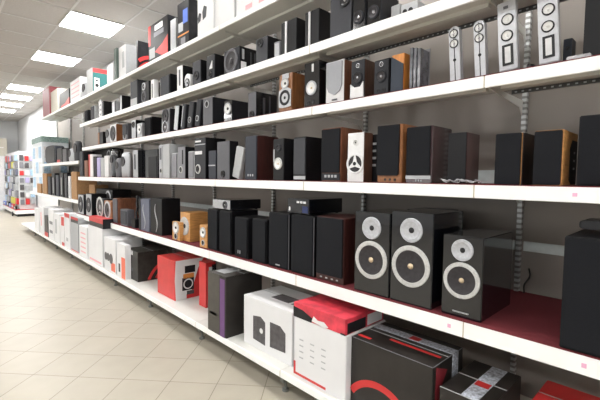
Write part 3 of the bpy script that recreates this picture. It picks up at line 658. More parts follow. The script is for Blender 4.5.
     {'cab': 'white_paper', 'f': [('lgo', 'F', 0, 0, 0.3, 1, 'red_print', 'spine')]}),
    ('game_case', 'case', 'reddish brown upright case near the left end of the eye-level shelf', 'upright cases and slim speakers at the far end', (1.610, 6.277, 1.264), (0.169, 0.120, 0.238), 'box',
     {'cab': 'wood_red2', 'f': []}),
    ('loudspeaker', 'speaker', 'black speaker at the far left end of the eye-level shelf', '', (1.610, 6.499, 1.264), (0.216, 0.150, 0.383), 'spk',
     {'cab': 'black_matte', 'f': [('grl', 0.1, 0.05, 0.9, 0.95, 'grille_grey')]}),
    ('stereo_system', 'stereo', 'wide black stereo body behind the upright cases', '', (1.790, 6.145, 1.264), (0.949, 0.150, 0.423), 'spk',
     {'cab': 'black_matte', 'f': [('drv', 0.85, 0.7, 0.09, 'silver', 'cone_dark', 'cap_dark', 'dial')]}),
    ('display_speaker', 'speaker', 'slim silver oval-ended speaker, left one of the two narrow uprights', 'slim silver oval speakers', (1.732, 0.799, 1.714), (0.048, 0.030, 0.264), 'spk',
     {'cab': 'silver_bright', 'shape': 'capsule', 'lean': 4, 'f': [('lgo', 'F', 0.48, 0.04, 0.53, 0.96, 'cap_dark', 'seam'), ('drv', 0.5, 0.87, 0.42, 'cap_dark', 'cone_white', 'cap_silver', 'upper_driver'), ('drv', 0.5, 0.7, 0.42, 'cap_dark', 'cone_white', 'cap_silver', 'lower_driver'), ('drv', 0.5, 0.42, 0.15, 'cap_dark', 'cap_dark', 'cap_dark', 'dot')]}),
    ('display_speaker', 'speaker', 'slim silver oval-ended speaker, right one, with a dark dot below its drivers', 'slim silver oval speakers', (1.732, 0.688, 1.714), (0.046, 0.030, 0.260), 'spk',
     {'cab': 'silver_bright', 'shape': 'capsule', 'lean': 4, 'f': [('lgo', 'F', 0.48, 0.04, 0.53, 0.96, 'cap_dark', 'seam'), ('drv', 0.5, 0.87, 0.42, 'cap_dark', 'cone_white', 'cap_silver', 'upper_driver'), ('drv', 0.5, 0.7, 0.42, 'cap_dark', 'cone_white', 'cap_silver', 'lower_driver'), ('drv', 0.5, 0.42, 0.15, 'cap_dark', 'cap_dark', 'cap_dark', 'dot')]}),
    ('display_speaker', 'speaker', 'flat silver panel speaker with two round drivers and square frame, left of the pair', 'flat silver panel speakers', (1.722, 0.573, 1.714), (0.071, 0.030, 0.301), 'spk',
     {'cab': 'silver_bright', 'lean': 4, 'stand': 1, 'f': [('drv', 0.55, 0.73, 0.33, 'cap_dark', 'cone_white', 'cone_white', 'upper_driver'), ('drv', 0.5, 0.5, 0.33, 'cap_dark', 'cone_white', 'cone_white', 'lower_driver'), ('frame', 'F', 0.22, 0.07, 0.8, 0.37, 'cap_dark'), ('lgo', 'F', 0.35, 0.89, 0.6, 0.93, 'grey_plastic', 'logo')]}),
    ('display_speaker', 'speaker', 'flat silver panel speaker with two round drivers and square frame, right of the pair', 'flat silver panel speakers', (1.722, 0.428, 1.714), (0.068, 0.030, 0.296), 'spk',
     {'cab': 'silver_bright', 'lean': 4, 'stand': 1, 'f': [('drv', 0.55, 0.73, 0.33, 'cap_dark', 'cone_white', 'cone_white', 'upper_driver'), ('drv', 0.5, 0.5, 0.33, 'cap_dark', 'cone_white', 'cone_white', 'lower_driver'), ('frame', 'F', 0.22, 0.07, 0.8, 0.37, 'cap_dark'), ('lgo', 'F', 0.35, 0.89, 0.6, 0.93, 'grey_plastic', 'logo')]}),
    ('loudspeaker', 'speaker', 'black speaker on a short stand at the top right edge', '', (1.752, 0.297, 1.714), (0.066, 0.123, 0.262), 'spk',
     {'cab': 'black_matte', 'stand': 1, 'f': []}),
    ('webcam', 'electronics', 'small dark device with round foot behind the right panel speaker', '', (1.812, 0.391, 1.714), (0.029, 0.060, 0.124), 'spk',
     {'cab': 'grey_blue_dark', 'f': [('drv', 0.5, 0.7, 0.3, 'grey_dark', 'cone_dark', 'cap_dark', 'lens')]}),
    ('blister_pack', 'package', 'clear plastic pack lying at the foot of the black stand speaker', '', (1.702, 0.333, 1.714), (0.073, 0.046, 0.025), 'box',
     {'cab': 'clear', 'f': []}),
    ('webcam', 'electronics', 'tiny black round gadget with orange spot left of the right panel speaker', '', (1.702, 0.493, 1.714), (0.029, 0.060, 0.027), 'cyl',
     {'cab': 'black_matte'}),
    ('cd_tower', 'storage', 'smoky clear plastic tower of three upright sheets beside orange wood speaker', '', (1.702, 0.989, 1.714), (0.063, 0.088, 0.208), 'tower',
     {'cab': 'smoke'}),
    ('loudspeaker', 'speaker', 'speaker with slanted dark grille in front of bright orange wood body', '', (1.692, 1.079, 1.714), (0.071, 0.183, 0.190), 'spk',
     {'cab': 'wood_orange', 'f': [('poly', 'F', [(0.0, 0.0), (0.97, 0.0), (0.97, 0.72), (0.0, 0.96)], 'grille_blue', 'grille', 0.006)]}),
    ('loudspeaker', 'speaker', 'black speaker with silver cone and dark curved baffle, right of silver-footed one', 'curved black speakers with silver cones', (1.682, 1.167, 1.714), (0.093, 0.120, 0.181), 'spk',
     {'cab': 'black_matte', 'f': [('pan', 0.04, 0.04, 0.96, 0.96, 'grey_dark'), ('drv', 0.5, 0.52, 0.34, 'grey_dark', 'cone_dark', 'cap_silver', 'woofer'), ('drv', 0.5, 0.86, 0.14, 'cap_silver', 'cone_dark', 'cap_silver', 'tweeter'), ('drv', 0.3, 0.13, 0.1, 'cap_dark', 'cap_dark', 'cap_dark', 'knob'), ('drv', 0.7, 0.13, 0.1, 'cap_dark', 'cap_dark', 'cap_dark', 'knob')]}),
    ('loudspeaker', 'speaker', 'black speaker with silver cone and white lower front', 'curved black speakers with silver cones', (1.682, 1.319, 1.714), (0.091, 0.190, 0.207), 'spk',
     {'cab': 'wood_dark', 'f': [('pan', 0.0, 0.0, 1, 1, 'grey_dark'), ('poly', 'F', [(0.0, 0.03), (1, 0.03), (0.95, 0.42), (0.75, 0.3), (0.3, 0.3), (0.02, 0.4)], 'white_plastic', 'lower_panel', 0.008), ('drv', 0.5, 0.55, 0.36, 'grey_dark', 'cone_dark', 'cap_silver', 'woofer'), ('drv', 0.5, 0.86, 0.14, 'cap_silver', 'cone_dark', 'cap_silver', 'tweeter')]}),
    ('loudspeaker', 'speaker', 'white speaker with U-shaped perforated grille and brown wood side', '', (1.682, 1.484, 1.714), (0.135, 0.094, 0.237), 'spk',
     {'cab': 'wood_red2', 'f': [('pan', 0.0, 0.0, 1, 1, 'white_plastic'), ('poly', 'F', [(0.08, 0.97), (0.08, 0.4), (0.2, 0.27), (0.45, 0.2), (0.55, 0.2), (0.8, 0.27), (0.92, 0.4), (0.92, 0.97)], 'grille_silver', 'grille', 0.008), ('lgo', 'F', 0.35, 0.06, 0.65, 0.1, 'grey_plastic', 'lettering')]}),
    ('loudspeaker', 'speaker', 'glossy black speaker with white and yellow cone, between wood and white speakers', '', (1.672, 1.665, 1.714), (0.131, 0.190, 0.269), 'spk',
     {'cab': 'gloss_black', 'f': [('drv', 0.5, 0.42, 0.33, 'ring_white', 'cone_white', 'cap_gold', 'woofer'), ('lgo', 'F', 0.5, 0.78, 0.62, 0.95, 'white_plastic', 'reflector'), ('drv', 0.3, 0.1, 0.08, 'cap_dark', 'cap_dark', 'cap_dark', 'knob'), ('drv', 0.6, 0.1, 0.08, 'cap_dark', 'cap_dark', 'cap_dark', 'knob')]}),
    ('loudspeaker', 'speaker', 'orange-brown wooden speaker with silver face plates and slatted round woofer', '', (1.672, 1.904, 1.714), (0.131, 0.190, 0.243), 'spk',
     {'cab': 'wood_mid', 'f': [('pan', 0.25, 0.86, 0.75, 1, 'ring_white'), ('drv', 0.5, 0.74, 0.27, 'ring_white', 'cone_white', 'cap_dark', 'tweeter'), ('poly', 'F', [(0.05, 0.12), (0.3, 0.1), (0.7, 0.1), (0.95, 0.12), (0.95, 0.55), (0.7, 0.62), (0.3, 0.62), (0.05, 0.55)], 'ring_white', 'face_plate', 0.004), ('drv', 0.5, 0.36, 0.38, 'grey_dark', 'cone_dark', 'cap_dark', 'woofer')]}),
    ('loudspeaker', 'speaker', 'grey speaker with glossy black streaked side, left of orange-brown wooden one', '', (1.682, 2.279, 1.714), (0.096, 0.193, 0.182), 'spk',
     {'cab': 'gloss_black', 'f': [('pan', 0.0, 0.0, 1, 1, 'grey_plastic'), ('prt', 0.5, 0.12, 0.3), ('lgo', 'R', 0.3, 0.05, 0.4, 0.8, 'grey_plastic', 'streak'), ('lgo', 'R', 0.6, 0.15, 0.66, 0.9, 'grey_plastic', 'streak')]}),
    ('loudspeaker', 'speaker', 'short dark speaker with bright white cone', '', (1.682, 2.594, 1.714), (0.112, 0.190, 0.165), 'spk',
     {'cab': 'grey_dark', 'f': [('pan', 0.0, 0.0, 1, 1, 'gloss_black'), ('drv', 0.5, 0.62, 0.42, 'ring_white', 'cone_white', 'cap_dark', 'woofer'), ('lgo', 'F', 0.2, 0.1, 0.8, 0.2, 'silver', 'logo')]}),
    ('loudspeaker', 'speaker', 'dark grey speaker with round tweeter hole near the top, left of the white cone speaker', '', (1.682, 2.903, 1.714), (0.153, 0.190, 0.229), 'spk',
     {'cab': 'grey_dark', 'f': [('pan', 0.0, 0.0, 1, 1, 'grey_plastic'), ('drv', 0.45, 0.78, 0.2, 'silver', 'cone_dark', 'cap_dark', 'tweeter')]}),
    ('satellite_speaker', 'speaker', 'dark satellite speaker leaning right, closest to the tweeter-hole speaker', 'leaning dark satellites', (1.682, 3.094, 1.714), (0.088, 0.080, 0.237), 'spk',
     {'cab': 'grey_dark', 'lean': -12, 'f': [('pan', 0.1, 0.03, 0.9, 0.97, 'grille_grey'), ('drv', 0.5, 0.3, 0.3, 'silver', 'cone_dark', 'cap_silver', 'woofer')]}),
    ('satellite_speaker', 'speaker', 'dark satellite speaker leaning right, second from the tweeter-hole speaker', 'leaning dark satellites', (1.682, 3.232, 1.714), (0.093, 0.080, 0.235), 'spk',
     {'cab': 'grey_dark', 'lean': -12, 'f': [('pan', 0.1, 0.03, 0.9, 0.97, 'grille_grey'), ('drv', 0.5, 0.3, 0.3, 'silver', 'cone_dark', 'cap_silver', 'woofer')]}),
    ('satellite_speaker', 'speaker', 'black slim speaker leaning right beside the curved grey speaker', 'leaning dark satellites', (1.682, 3.506, 1.714), (0.094, 0.120, 0.239), 'spk',
     {'cab': 'gloss_black', 'lean': -10, 'f': [('pan', 0.1, 0.03, 0.9, 0.97, 'silver')]}),
    ('loudspeaker', 'speaker', 'curved grey speaker with round cone and crossed foot', '', (1.682, 3.728, 1.714), (0.193, 0.140, 0.232), 'spk',
     {'cab': 'grey_dark', 'lean': -3, 'f': [('pan', 0.05, 0.02, 0.95, 0.98, 'grey_light2'), ('drv', 0.5, 0.7, 0.36, 'grey_dark', 'cone_dark', 'cap_dark', 'woofer'), ('drv', 0.5, 0.22, 0.34, 'silver', 'cone_dark', 'cap_silver', 'lower_driver')]}),
    ('loudspeaker', 'speaker', 'plain black box speaker behind small silver round speaker', '', (1.702, 4.208, 1.714), (0.192, 0.140, 0.210), 'spk',
     {'cab': 'black_matte', 'f': [('grl', 0.05, 0.05, 0.95, 0.95, 'grille_black')]}),
    ('satellite_speaker', 'speaker', 'small silver speaker with white round cone', '', (1.672, 4.380, 1.714), (0.148, 0.070, 0.158), 'spk',
     {'cab': 'silver', 'f': [('drv', 0.5, 0.55, 0.4, 'ring_white', 'cone_white', 'cap_dark', 'woofer')]}),
    ('loudspeaker', 'speaker', 'silver-fronted black speaker with small dark port high up', '', (1.672, 4.546, 1.714), (0.121, 0.190, 0.208), 'spk',
     {'cab': 'black_matte', 'f': [('pan', 0.0, 0.0, 1, 1, 'silver'), ('drv', 0.5, 0.75, 0.3, 'cap_dark', 'cap_dark', 'cap_dark', 'port')]}),
    ('loudspeaker', 'speaker', 'grey ribbed speaker between oval-coned white speaker and silver-fronted one', '', (1.672, 4.829, 1.714), (0.182, 0.100, 0.194), 'spk',
     {'cab': 'grey_plastic', 'f': [('grl', 0.1, 0.3, 0.9, 0.95, 'grille_grey'), ('drv', 0.5, 0.3, 0.3, 'silver', 'cone_dark', 'cap_dark', 'woofer')]}),
    ('loudspeaker', 'speaker', 'wood-sided white speaker with large black oval cone', '', (1.672, 5.251, 1.714), (0.226, 0.190, 0.221), 'spk',
     {'cab': 'wood_mid', 'f': [('pan', 0.0, 0.0, 1, 1, 'white_plastic'), ('drv', 0.5, 0.5, 0.42, 'cap_dark', 'cone_dark', 'cap_dark', 'woofer')]}),
    ('satellite_speaker', 'speaker', 'grey rounded satellite speaker left of the oval-coned white speaker', '', (1.672, 5.509, 1.714), (0.203, 0.080, 0.202), 'cyl',
     {'cab': 'silver'}),
    ('loudspeaker', 'speaker', 'small black speaker with brown edge at the far end of the second highest row', '', (1.672, 5.787, 1.714), (0.220, 0.100, 0.168), 'spk',
     {'cab': 'black_matte', 'f': [('lgo', 'F', 0, 0, 0.3, 1, 'wood_mid', 'edge_strip')]}),
    ('loudspeaker', 'speaker', 'big grey speaker with round black port near the top', '', (1.656, 1.427, 2.068), (0.153, 0.160, 0.233), 'spk',
     {'cab': 'grey_dark', 'f': [('pan', 0.0, 0.0, 1, 1, 'grey_plastic_d'), ('drv', 0.7, 0.8, 0.24, 'cap_dark', 'cap_dark', 'cap_silver', 'port')]}),
    ('loudspeaker', 'speaker', 'charcoal speaker with shiny crescent cone, left of its twin', 'crescent-cone charcoal speakers', (1.656, 1.300, 2.068), (0.085, 0.160, 0.168), 'spk',
     {'cab': 'grey_dark', 'f': [('pan', 0.04, 0.02, 0.96, 0.98, 'gloss_black'), ('drv', 0.5, 0.4, 0.4, 'grey_dark', 'cone_dark', 'cap_silver', 'woofer')]}),
    ('loudspeaker', 'speaker', 'charcoal speaker with shiny crescent cone, right of its twin', 'crescent-cone charcoal speakers', (1.656, 1.204, 2.068), (0.085, 0.160, 0.163), 'spk',
     {'cab': 'grey_dark', 'f': [('pan', 0.04, 0.02, 0.96, 0.98, 'gloss_black'), ('drv', 0.5, 0.4, 0.4, 'grey_dark', 'cone_dark', 'cap_silver', 'woofer')]}),
    ('carton', 'box', 'plain grey box right of the crescent-cone pair', '', (1.706, 1.111, 2.068), (0.051, 0.150, 0.089), 'box',
     {'cab': 'grey_light', 'f': []}),
    ('amplifier', 'electronics', 'silver unit with two black knobs', '', (1.676, 1.015, 2.068), (0.090, 0.120, 0.062), 'spk',
     {'cab': 'silver', 'f': [('drv', 0.25, 0.4, 0.13, 'cap_dark', 'cap_dark', 'cap_dark', 'knob'), ('drv', 0.6, 0.4, 0.13, 'cap_dark', 'cap_dark', 'cap_dark', 'knob')]}),
    ('loudspeaker', 'speaker', 'black slab speaker with full-length white stripe, left of the striped pair', 'white-striped black speakers', (1.656, 1.858, 2.068), (0.145, 0.190, 0.210), 'spk',
     {'cab': 'black_matte', 'f': [('pan', 0.0, 0.0, 0.3, 1, 'black_wood'), ('lgo', 'F', 0.33, 0.02, 0.4, 0.98, 'white_plastic', 'white_stripe', 0.01), ('pan', 0.44, 0.0, 1, 1, 'black_matte')]}),
    ('loudspeaker', 'speaker', 'black slab speaker with white stripe broken halfway, right of the striped pair', 'white-striped black speakers', (1.656, 1.650, 2.068), (0.116, 0.190, 0.208), 'spk',
     {'cab': 'black_matte', 'f': [('pan', 0.0, 0.0, 0.3, 1, 'black_wood'), ('lgo', 'F', 0.33, 0.02, 0.4, 0.98, 'white_plastic', 'white_stripe', 0.01), ('pan', 0.44, 0.0, 1, 1, 'black_matte')]}),
    ('picture_card', 'card', 'small grey plaque leaning on a grey port speaker', '', (1.676, 2.001, 2.068), (0.061, 0.030, 0.119), 'box',
     {'cab': 'grey_light2', 'f': [('art', 'F', 0.15, 0.1, 0.85, 0.9, 'silver')]}),
    ('loudspeaker', 'speaker', 'tall grey speaker with dark tweeter hole at the top, right of the subwoofer', '', (1.656, 2.136, 2.068), (0.126, 0.190, 0.172), 'spk',
     {'cab': 'black_matte', 'f': [('pan', 0.0, 0.0, 1, 1, 'grey_plastic_d'), ('drv', 0.4, 0.8, 0.24, 'cap_dark', 'cap_dark', 'cap_dark', 'tweeter')]}),
    ('subwoofer', 'speaker', 'black subwoofer with big round mesh cone and vented side', '', (1.656, 2.506, 2.068), (0.207, 0.190, 0.183), 'spk',
     {'cab': 'black_matte', 'f': [('pan', 0.0, 0.0, 1, 1, 'grey_dark'), ('drv', 0.48, 0.5, 0.44, 'grey_plastic', 'cone_dark', 'cone_dark', 'woofer'), ('lgo', 'R', 0.05, 0.05, 0.3, 0.4, 'white_plastic', 'label'), ('lgo', 'R', 0.1, 0.5, 0.2, 0.9, 'silver', 'vent_row'), ('lgo', 'R', 0.5, 0.2, 0.55, 0.85, 'grey_plastic', 'vent_row'), ('lgo', 'R', 0.7, 0.2, 0.75, 0.85, 'grey_plastic', 'vent_row')]}),
    ('loudspeaker', 'speaker', 'black speaker with bright white spot and port, left of the subwoofer', '', (1.656, 2.813, 2.068), (0.124, 0.190, 0.204), 'spk',
     {'cab': 'black_matte', 'f': [('pan', 0.0, 0.0, 1, 1, 'grey_dark'), ('poly', 'F', [(0.4, 0.45), (0.75, 0.45), (0.75, 0.75)], 'white_plastic', 'white_trim', 0.006), ('prt', 0.5, 0.25, 0.22)]}),
    ('loudspeaker', 'speaker', 'dark grey rounded speaker left of the white-spot speaker', '', (1.656, 3.045, 2.068), (0.137, 0.190, 0.206), 'spk',
     {'cab': 'black_matte', 'f': [('pan', 0.0, 0.0, 1, 1, 'grey_plastic_d'), ('drv', 0.5, 0.4, 0.3, 'grey_dark', 'cone_dark', 'cap_dark', 'woofer')]}),
    ('satellite_speaker', 'speaker', 'small white satellite speaker with black round cone', '', (1.646, 3.197, 2.068), (0.110, 0.080, 0.124), 'spk',
     {'cab': 'white_plastic', 'shape': 'capsule', 'f': [('drv', 0.5, 0.35, 0.36, 'cap_dark', 'ring_white', 'cap_dark', 'woofer')]}),
    ('loudspeaker', 'speaker', 'white-fronted narrow speaker with dark vertical lettering and black side', '', (1.646, 3.336, 2.068), (0.107, 0.190, 0.218), 'spk',
     {'cab': 'black_matte', 'f': [('pan', 0.0, 0.0, 1, 1, 'white_plastic'), ('lgo', 'F', 0.35, 0.2, 0.6, 0.85, 'grey_plastic', 'lettering')]}),
    ('loudspeaker', 'speaker', 'black mesh speaker left of the white-fronted narrow one', '', (1.656, 3.670, 2.068), (0.222, 0.190, 0.197), 'spk',
     {'cab': 'black_matte', 'f': [('grl', 0.05, 0.05, 0.95, 0.95, 'grille_grey')]}),
    ('satellite_speaker', 'speaker', 'slim white bar speaker on the second shelf from the top', '', (1.646, 3.954, 2.068), (0.074, 0.050, 0.205), 'spk',
     {'cab': 'white_plastic', 'f': [('lgo', 'F', 0.3, 0.1, 0.6, 0.8, 'grey_plastic', 'lettering')]}),
    ('loudspeaker', 'speaker', 'black speaker with silver-topped front left of the slim white bar', '', (1.646, 4.144, 2.068), (0.199, 0.120, 0.214), 'spk',
     {'cab': 'black_matte', 'f': [('drv', 0.35, 0.8, 0.2, 'silver', 'cone_dark', 'cap_silver', 'tweeter'), ('drv', 0.35, 0.3, 0.3, 'grey_plastic', 'cone_dark', 'cap_dark', 'woofer')]}),
    ('loudspeaker', 'speaker', 'plain tall dark grey tower with light foot panel', '', (1.646, 4.465, 2.068), (0.207, 0.190, 0.283), 'spk',
     {'cab': 'grey_plastic_d', 'f': [('pan', 0.05, 0.0, 0.95, 0.3, 'grey_light')]}),
    ('loudspeaker', 'speaker', 'plain black cube speaker with silver front edge, left of the grey tower', '', (1.646, 4.873, 2.068), (0.051, 0.190, 0.179), 'spk',
     {'cab': 'black_matte', 'f': [('pan', 0.0, 0.0, 1, 1, 'silver')]}),
    ('loudspeaker', 'speaker', 'small bright silver speaker with black edge', '', (1.646, 5.133, 2.068), (0.147, 0.100, 0.138), 'spk',
     {'cab': 'silver', 'f': [('lgo', 'F', 0.7, 0, 1, 1, 'black_matte', 'edge_strip')]}),
    ('loudspeaker', 'speaker', 'black speaker with three silver drivers near the far end', '', (1.646, 5.656, 2.068), (0.256, 0.190, 0.204), 'spk',
     {'cab': 'black_matte', 'f': [('drv', 0.5, 0.2, 0.28, 'silver', 'cone_white', 'cap_dark', 'woofer'), ('drv', 0.5, 0.5, 0.28, 'silver', 'cone_white', 'cap_dark', 'woofer'), ('drv', 0.5, 0.8, 0.28, 'silver', 'cone_white', 'cap_dark', 'tweeter')]}),
    ('loudspeaker', 'speaker', 'narrow grey speaker second from the far end of its shelf', '', (1.646, 6.019, 2.068), (0.189, 0.100, 0.199), 'spk',
     {'cab': 'grey_light', 'f': [('grl', 0.1, 0.05, 0.9, 0.95, 'grille_grey')]}),
    ('loudspeaker', 'speaker', 'narrow black speaker standing at the far end of its shelf', '', (1.646, 6.348, 2.068), (0.164, 0.100, 0.178), 'spk',
     {'cab': 'black_matte', 'f': [('grl', 0.1, 0.05, 0.9, 0.95, 'grille_black')]}),
    ('carton', 'box', 'white carton with pink print at the top centre, rightmost on the top shelf', 'white cartons on the top shelf', (1.646, 2.241, 2.456), (0.391, 0.300, 0.430), 'box',
     {'cab': 'white_paper', 'f': [('art', 'F', 0.3, 0.05, 0.5, 0.12, 'pink_print'), ('art', 'F', 0.7, 0.05, 0.9, 0.2, 'pink_print')]}),
    ('carton', 'box', 'large plain white carton between the dark-icon carton and the pink-printed one', 'white cartons on the top shelf', (1.656, 2.616, 2.456), (0.279, 0.300, 0.389), 'box',
     {'cab': 'white_paper', 'f': []}),
    ('carton', 'box', 'white carton with two small dark speaker pictures', 'white cartons on the top shelf', (1.646, 2.885, 2.456), (0.254, 0.300, 0.380), 'box',
     {'cab': 'white_paper', 'f': [('poly', 'F', [(0.05, 0.3), (0.2, 0.34), (0.25, 0.48), (0.1, 0.52), (0.02, 0.42)], 'grey_dark', 'printed_picture'), ('poly', 'F', [(0.35, 0.32), (0.55, 0.36), (0.6, 0.56), (0.42, 0.62), (0.32, 0.5)], 'grey_dark', 'printed_picture')]}),
    ('carton', 'box', 'tall dark carton with blue and orange pictures on the top shelf', '', (1.656, 3.295, 2.456), (0.218, 0.190, 0.396), 'box',
     {'cab': 'carton_dark', 'f': [('art', 'F', 0.5, 0.5, 0.9, 0.8, 'blue_print'), ('art', 'F', 0.1, 0.35, 0.5, 0.55, 'grey_light'), ('art', 'F', 0.0, 0.25, 1, 0.28, 'orange_print'), ('art', 'F', 0.3, 0.05, 0.7, 0.2, 'grey_light2')]}),
    ('carton', 'box', 'narrow pale grey carton between two dark ones on the top shelf', '', (1.656, 3.494, 2.456), (0.113, 0.200, 0.297), 'box',
     {'cab': 'grey_light', 'f': [('art', 'F', 0.2, 0.2, 0.8, 0.8, 'silver')]}),
    ('carton', 'box', 'black and red carton with white lettering on its upper half', '', (1.646, 3.815, 2.456), (0.456, 0.250, 0.367), 'box',
     {'cab': 'carton_dark', 'f': [('art', 'F', 0.0, 0.45, 0.12, 1, 'red_print'), ('art', 'F', 0.35, 0.78, 0.75, 0.92, 'white_paper'), ('art', 'F', 0.3, 0.62, 0.8, 0.74, 'grey_light2'), ('poly', 'F', [(0.35, 0.22), (0.8, 0.0), (1, 0.0), (1, 0.5), (0.75, 0.35)], 'red_print', 'printed_panel'), ('art', 'F', 0.05, 0.08, 0.35, 0.36, 'grey_light')]}),
    ('carton', 'box', 'black carton with red arcs along its bottom, on the top shelf', '', (1.656, 4.381, 2.456), (0.043, 0.190, 0.316), 'box',
     {'cab': 'carton_dark', 'f': [('arc', 'R', 0.9, -0.25, 0.5, 0.62, 90, 180, 'red_print'), ('arc', 'R', 0.9, -0.25, 0.7, 0.82, 90, 180, 'red_print')]}),
    ('carton', 'box', 'white carton with grey side near the dark upright panel', '', (1.656, 4.849, 2.456), (0.240, 0.190, 0.371), 'box',
     {'cab': 'white_paper', 'f': [('art', 'R', 0.0, 0.0, 1, 1, 'grey_light'), ('art', 'F', 0.5, 0.3, 0.8, 0.8, 'grey_light')]}),
    ('folding_board', 'board', 'thin dark upright panel at the end of white carton', '', (1.631, 5.015, 2.456), (0.088, 0.030, 0.375), 'box',
     {'cab': 'green_dark', 'f': []}),
    ('carton', 'box', 'small white carton catching light beside the teal carton', '', (1.656, 5.289, 2.456), (0.210, 0.200, 0.243), 'box',
     {'cab': 'white_paper', 'f': []}),
    ('carton', 'box', 'teal carton with red top strip and speaker picture', '', (1.646, 6.141, 2.456), (0.292, 0.190, 0.346), 'box',
     {'cab': 'teal_print', 'f': [('art', 'F', 0.0, 0.0, 1, 1, 'grey_light'), ('art', 'R', 0.0, 0.82, 1, 0.98, 'red_print'), ('art', 'R', 0.1, 0.1, 0.45, 0.6, 'white_paper'), ('circle', 'R', 0.28, 0.3, 0.13, 'carton_dark'), ('circle', 'R', 0.28, 0.5, 0.08, 'carton_dark')]}),
    ('carton', 'box', 'small grey round-edged carton left of the teal one', '', (1.646, 6.489, 2.456), (0.239, 0.150, 0.226), 'cyl',
     {'cab': 'grey_light'}),
    ('carton', 'box', 'white carton with faint pink printed lines', '', (1.646, 6.939, 2.456), (0.593, 0.250, 0.341), 'box',
     {'cab': 'white_paper', 'f': [('art', 'F', 0.1, 0.2, 0.9, 0.24, 'pink_print'), ('art', 'F', 0.1, 0.4, 0.9, 0.44, 'pink_print'), ('art', 'F', 0.1, 0.6, 0.9, 0.64, 'pink_print'), ('art', 'F', 0.1, 0.8, 0.9, 0.84, 'pink_print')]}),
    ('carton', 'box', 'low black carton with red wedge near the far end of the top shelf', '', (1.666, 7.754, 2.456), (0.708, 0.250, 0.287), 'box',
     {'cab': 'carton_dark', 'f': [('poly', 'F', [(0.2, 0.0), (1, 0.0), (1, 0.5), (0.6, 0.25), (0.2, 0.2)], 'red_print', 'printed_panel')]}),
    ('carton', 'box', 'beige-grey carton beside the red one at the far end', '', (1.666, 8.524, 2.456), (0.577, 0.250, 0.423), 'box',
     {'cab': 'beige', 'f': []}),
    ('carton', 'box', 'tall dark red carton, leftmost on the top shelf', '', (1.646, 9.143, 2.456), (0.656, 0.200, 0.551), 'box',
     {'cab': 'red_dark', 'f': []}),
    ('carton', 'box', 'large black carton with red arc on its front and printed tape over the top', '', (1.487, 0.958, 0.160), (0.436, 0.293, 0.331), 'box',
     {'cab': 'carton_black', 'f': [('arc', 'F', 0.38, -0.15, 0.52, 0.62, 15, 165, 'red_print'), ('arcr', 'R', 0.3), ('art', 'T', 0.03, 0.12, 0.2, 0.19, 'red_print'), ('art', 'T', 0.35, 0.36, 0.95, 0.42, 'red_print'), ('tape', 'T', 0.62, 0.82), ('edge',)]}),
    ('carton', 'box', 'big white carton beneath the flat red box', '', (1.447, 1.365, 0.160), (0.380, 0.340, 0.339), 'box',
     {'cab': 'white_paper', 'f': [('art', 'F', 0.0, 0.03, 0.65, 0.07, 'red_print'), ('art', 'F', 0.0, 0.07, 0.04, 0.25, 'red_print'), ('art', 'F', 0.12, 0.34, 0.2, 0.36, 'grey_light'), ('art', 'F', 0.12, 0.44000000000000006, 0.2, 0.45999999999999996, 'grey_light'), ('art', 'F', 0.12, 0.54, 0.2, 0.56, 'grey_light'), ('art', 'F', 0.12, 0.6400000000000001, 0.2, 0.66, 'grey_light'), ('art', 'F', 0.33999999999999997, 0.34, 0.42000000000000004, 0.36, 'grey_light'), ('art', 'F', 0.33999999999999997, 0.44000000000000006, 0.42000000000000004, 0.45999999999999996, 'grey_light'), ('art', 'F', 0.33999999999999997, 0.54, 0.42000000000000004, 0.56, 'grey_light'), ('art', 'F', 0.33999999999999997, 0.6400000000000001, 0.42000000000000004, 0.66, 'grey_light'), ('art', 'F', 0.56, 0.34, 0.64, 0.36, 'grey_light'), ('art', 'F', 0.56, 0.44000000000000006, 0.64, 0.45999999999999996, 'grey_light'), ('art', 'F', 0.56, 0.54, 0.64, 0.56, 'grey_light'), ('art', 'F', 0.56, 0.6400000000000001, 0.64, 0.66, 'grey_light')]}),
    ('carton', 'box', 'white carton showing two dark speaker pictures on its front', '', (1.494, 1.867, 0.160), (0.489, 0.330, 0.327), 'box',
     {'cab': 'white_paper', 'f': [('poly', 'F', [(0.22, 0.17), (0.48, 0.14), (0.48, 0.6), (0.38, 0.68), (0.22, 0.64)], 'print_grey', 'printed_picture'), ('poly', 'F', [(0.58, 0.17), (0.88, 0.2), (0.88, 0.56), (0.78, 0.66), (0.58, 0.66)], 'print_grey', 'printed_picture'), ('circle', 'F', 0.4, 0.4, 0.035, 'white_paper'), ('art', 'T', 0.35, 0.3, 0.7, 0.6, 'print_grey'), ('art', 'T', 0.75, 0.3, 0.98, 0.55, 'print_grey')]}),
    ('carton', 'box', 'tall black carton with purple stripe at its front corner', '', (1.422, 2.341, 0.160), (0.238, 0.314, 0.433), 'box',
     {'cab': 'carton_black', 'f': [('art', 'F', 0.68, 0.0, 0.93, 0.95, 'purple_print'), ('art', 'F', 0.0, 0.0, 0.66, 1, 'brown_print'), ('art', 'F', 0.1, 0.3, 0.5, 0.34, 'grey_plastic'), ('art', 'T', 0.1, 0.15, 0.6, 0.7, 'silver'), ('art', 'R', 0.72, 0.2, 0.78, 0.6, 'grey_dark')]}),
    ('carton', 'box', 'red carton fragment standing behind the red and white speaker box', '', (1.637, 2.927, 0.160), (0.118, 0.097, 0.390), 'box',
     {'cab': 'red_print', 'f': [('art', 'R', 0.3, 0.3, 0.9, 0.9, 'white_paper'), ('art', 'R', 0.6, 0.8, 1, 0.95, 'carton_dark')]}),
    ('carton', 'box', 'red and white carton picturing two stacked speakers', '', (1.524, 3.401, 0.160), (0.369, 0.322, 0.363), 'box',
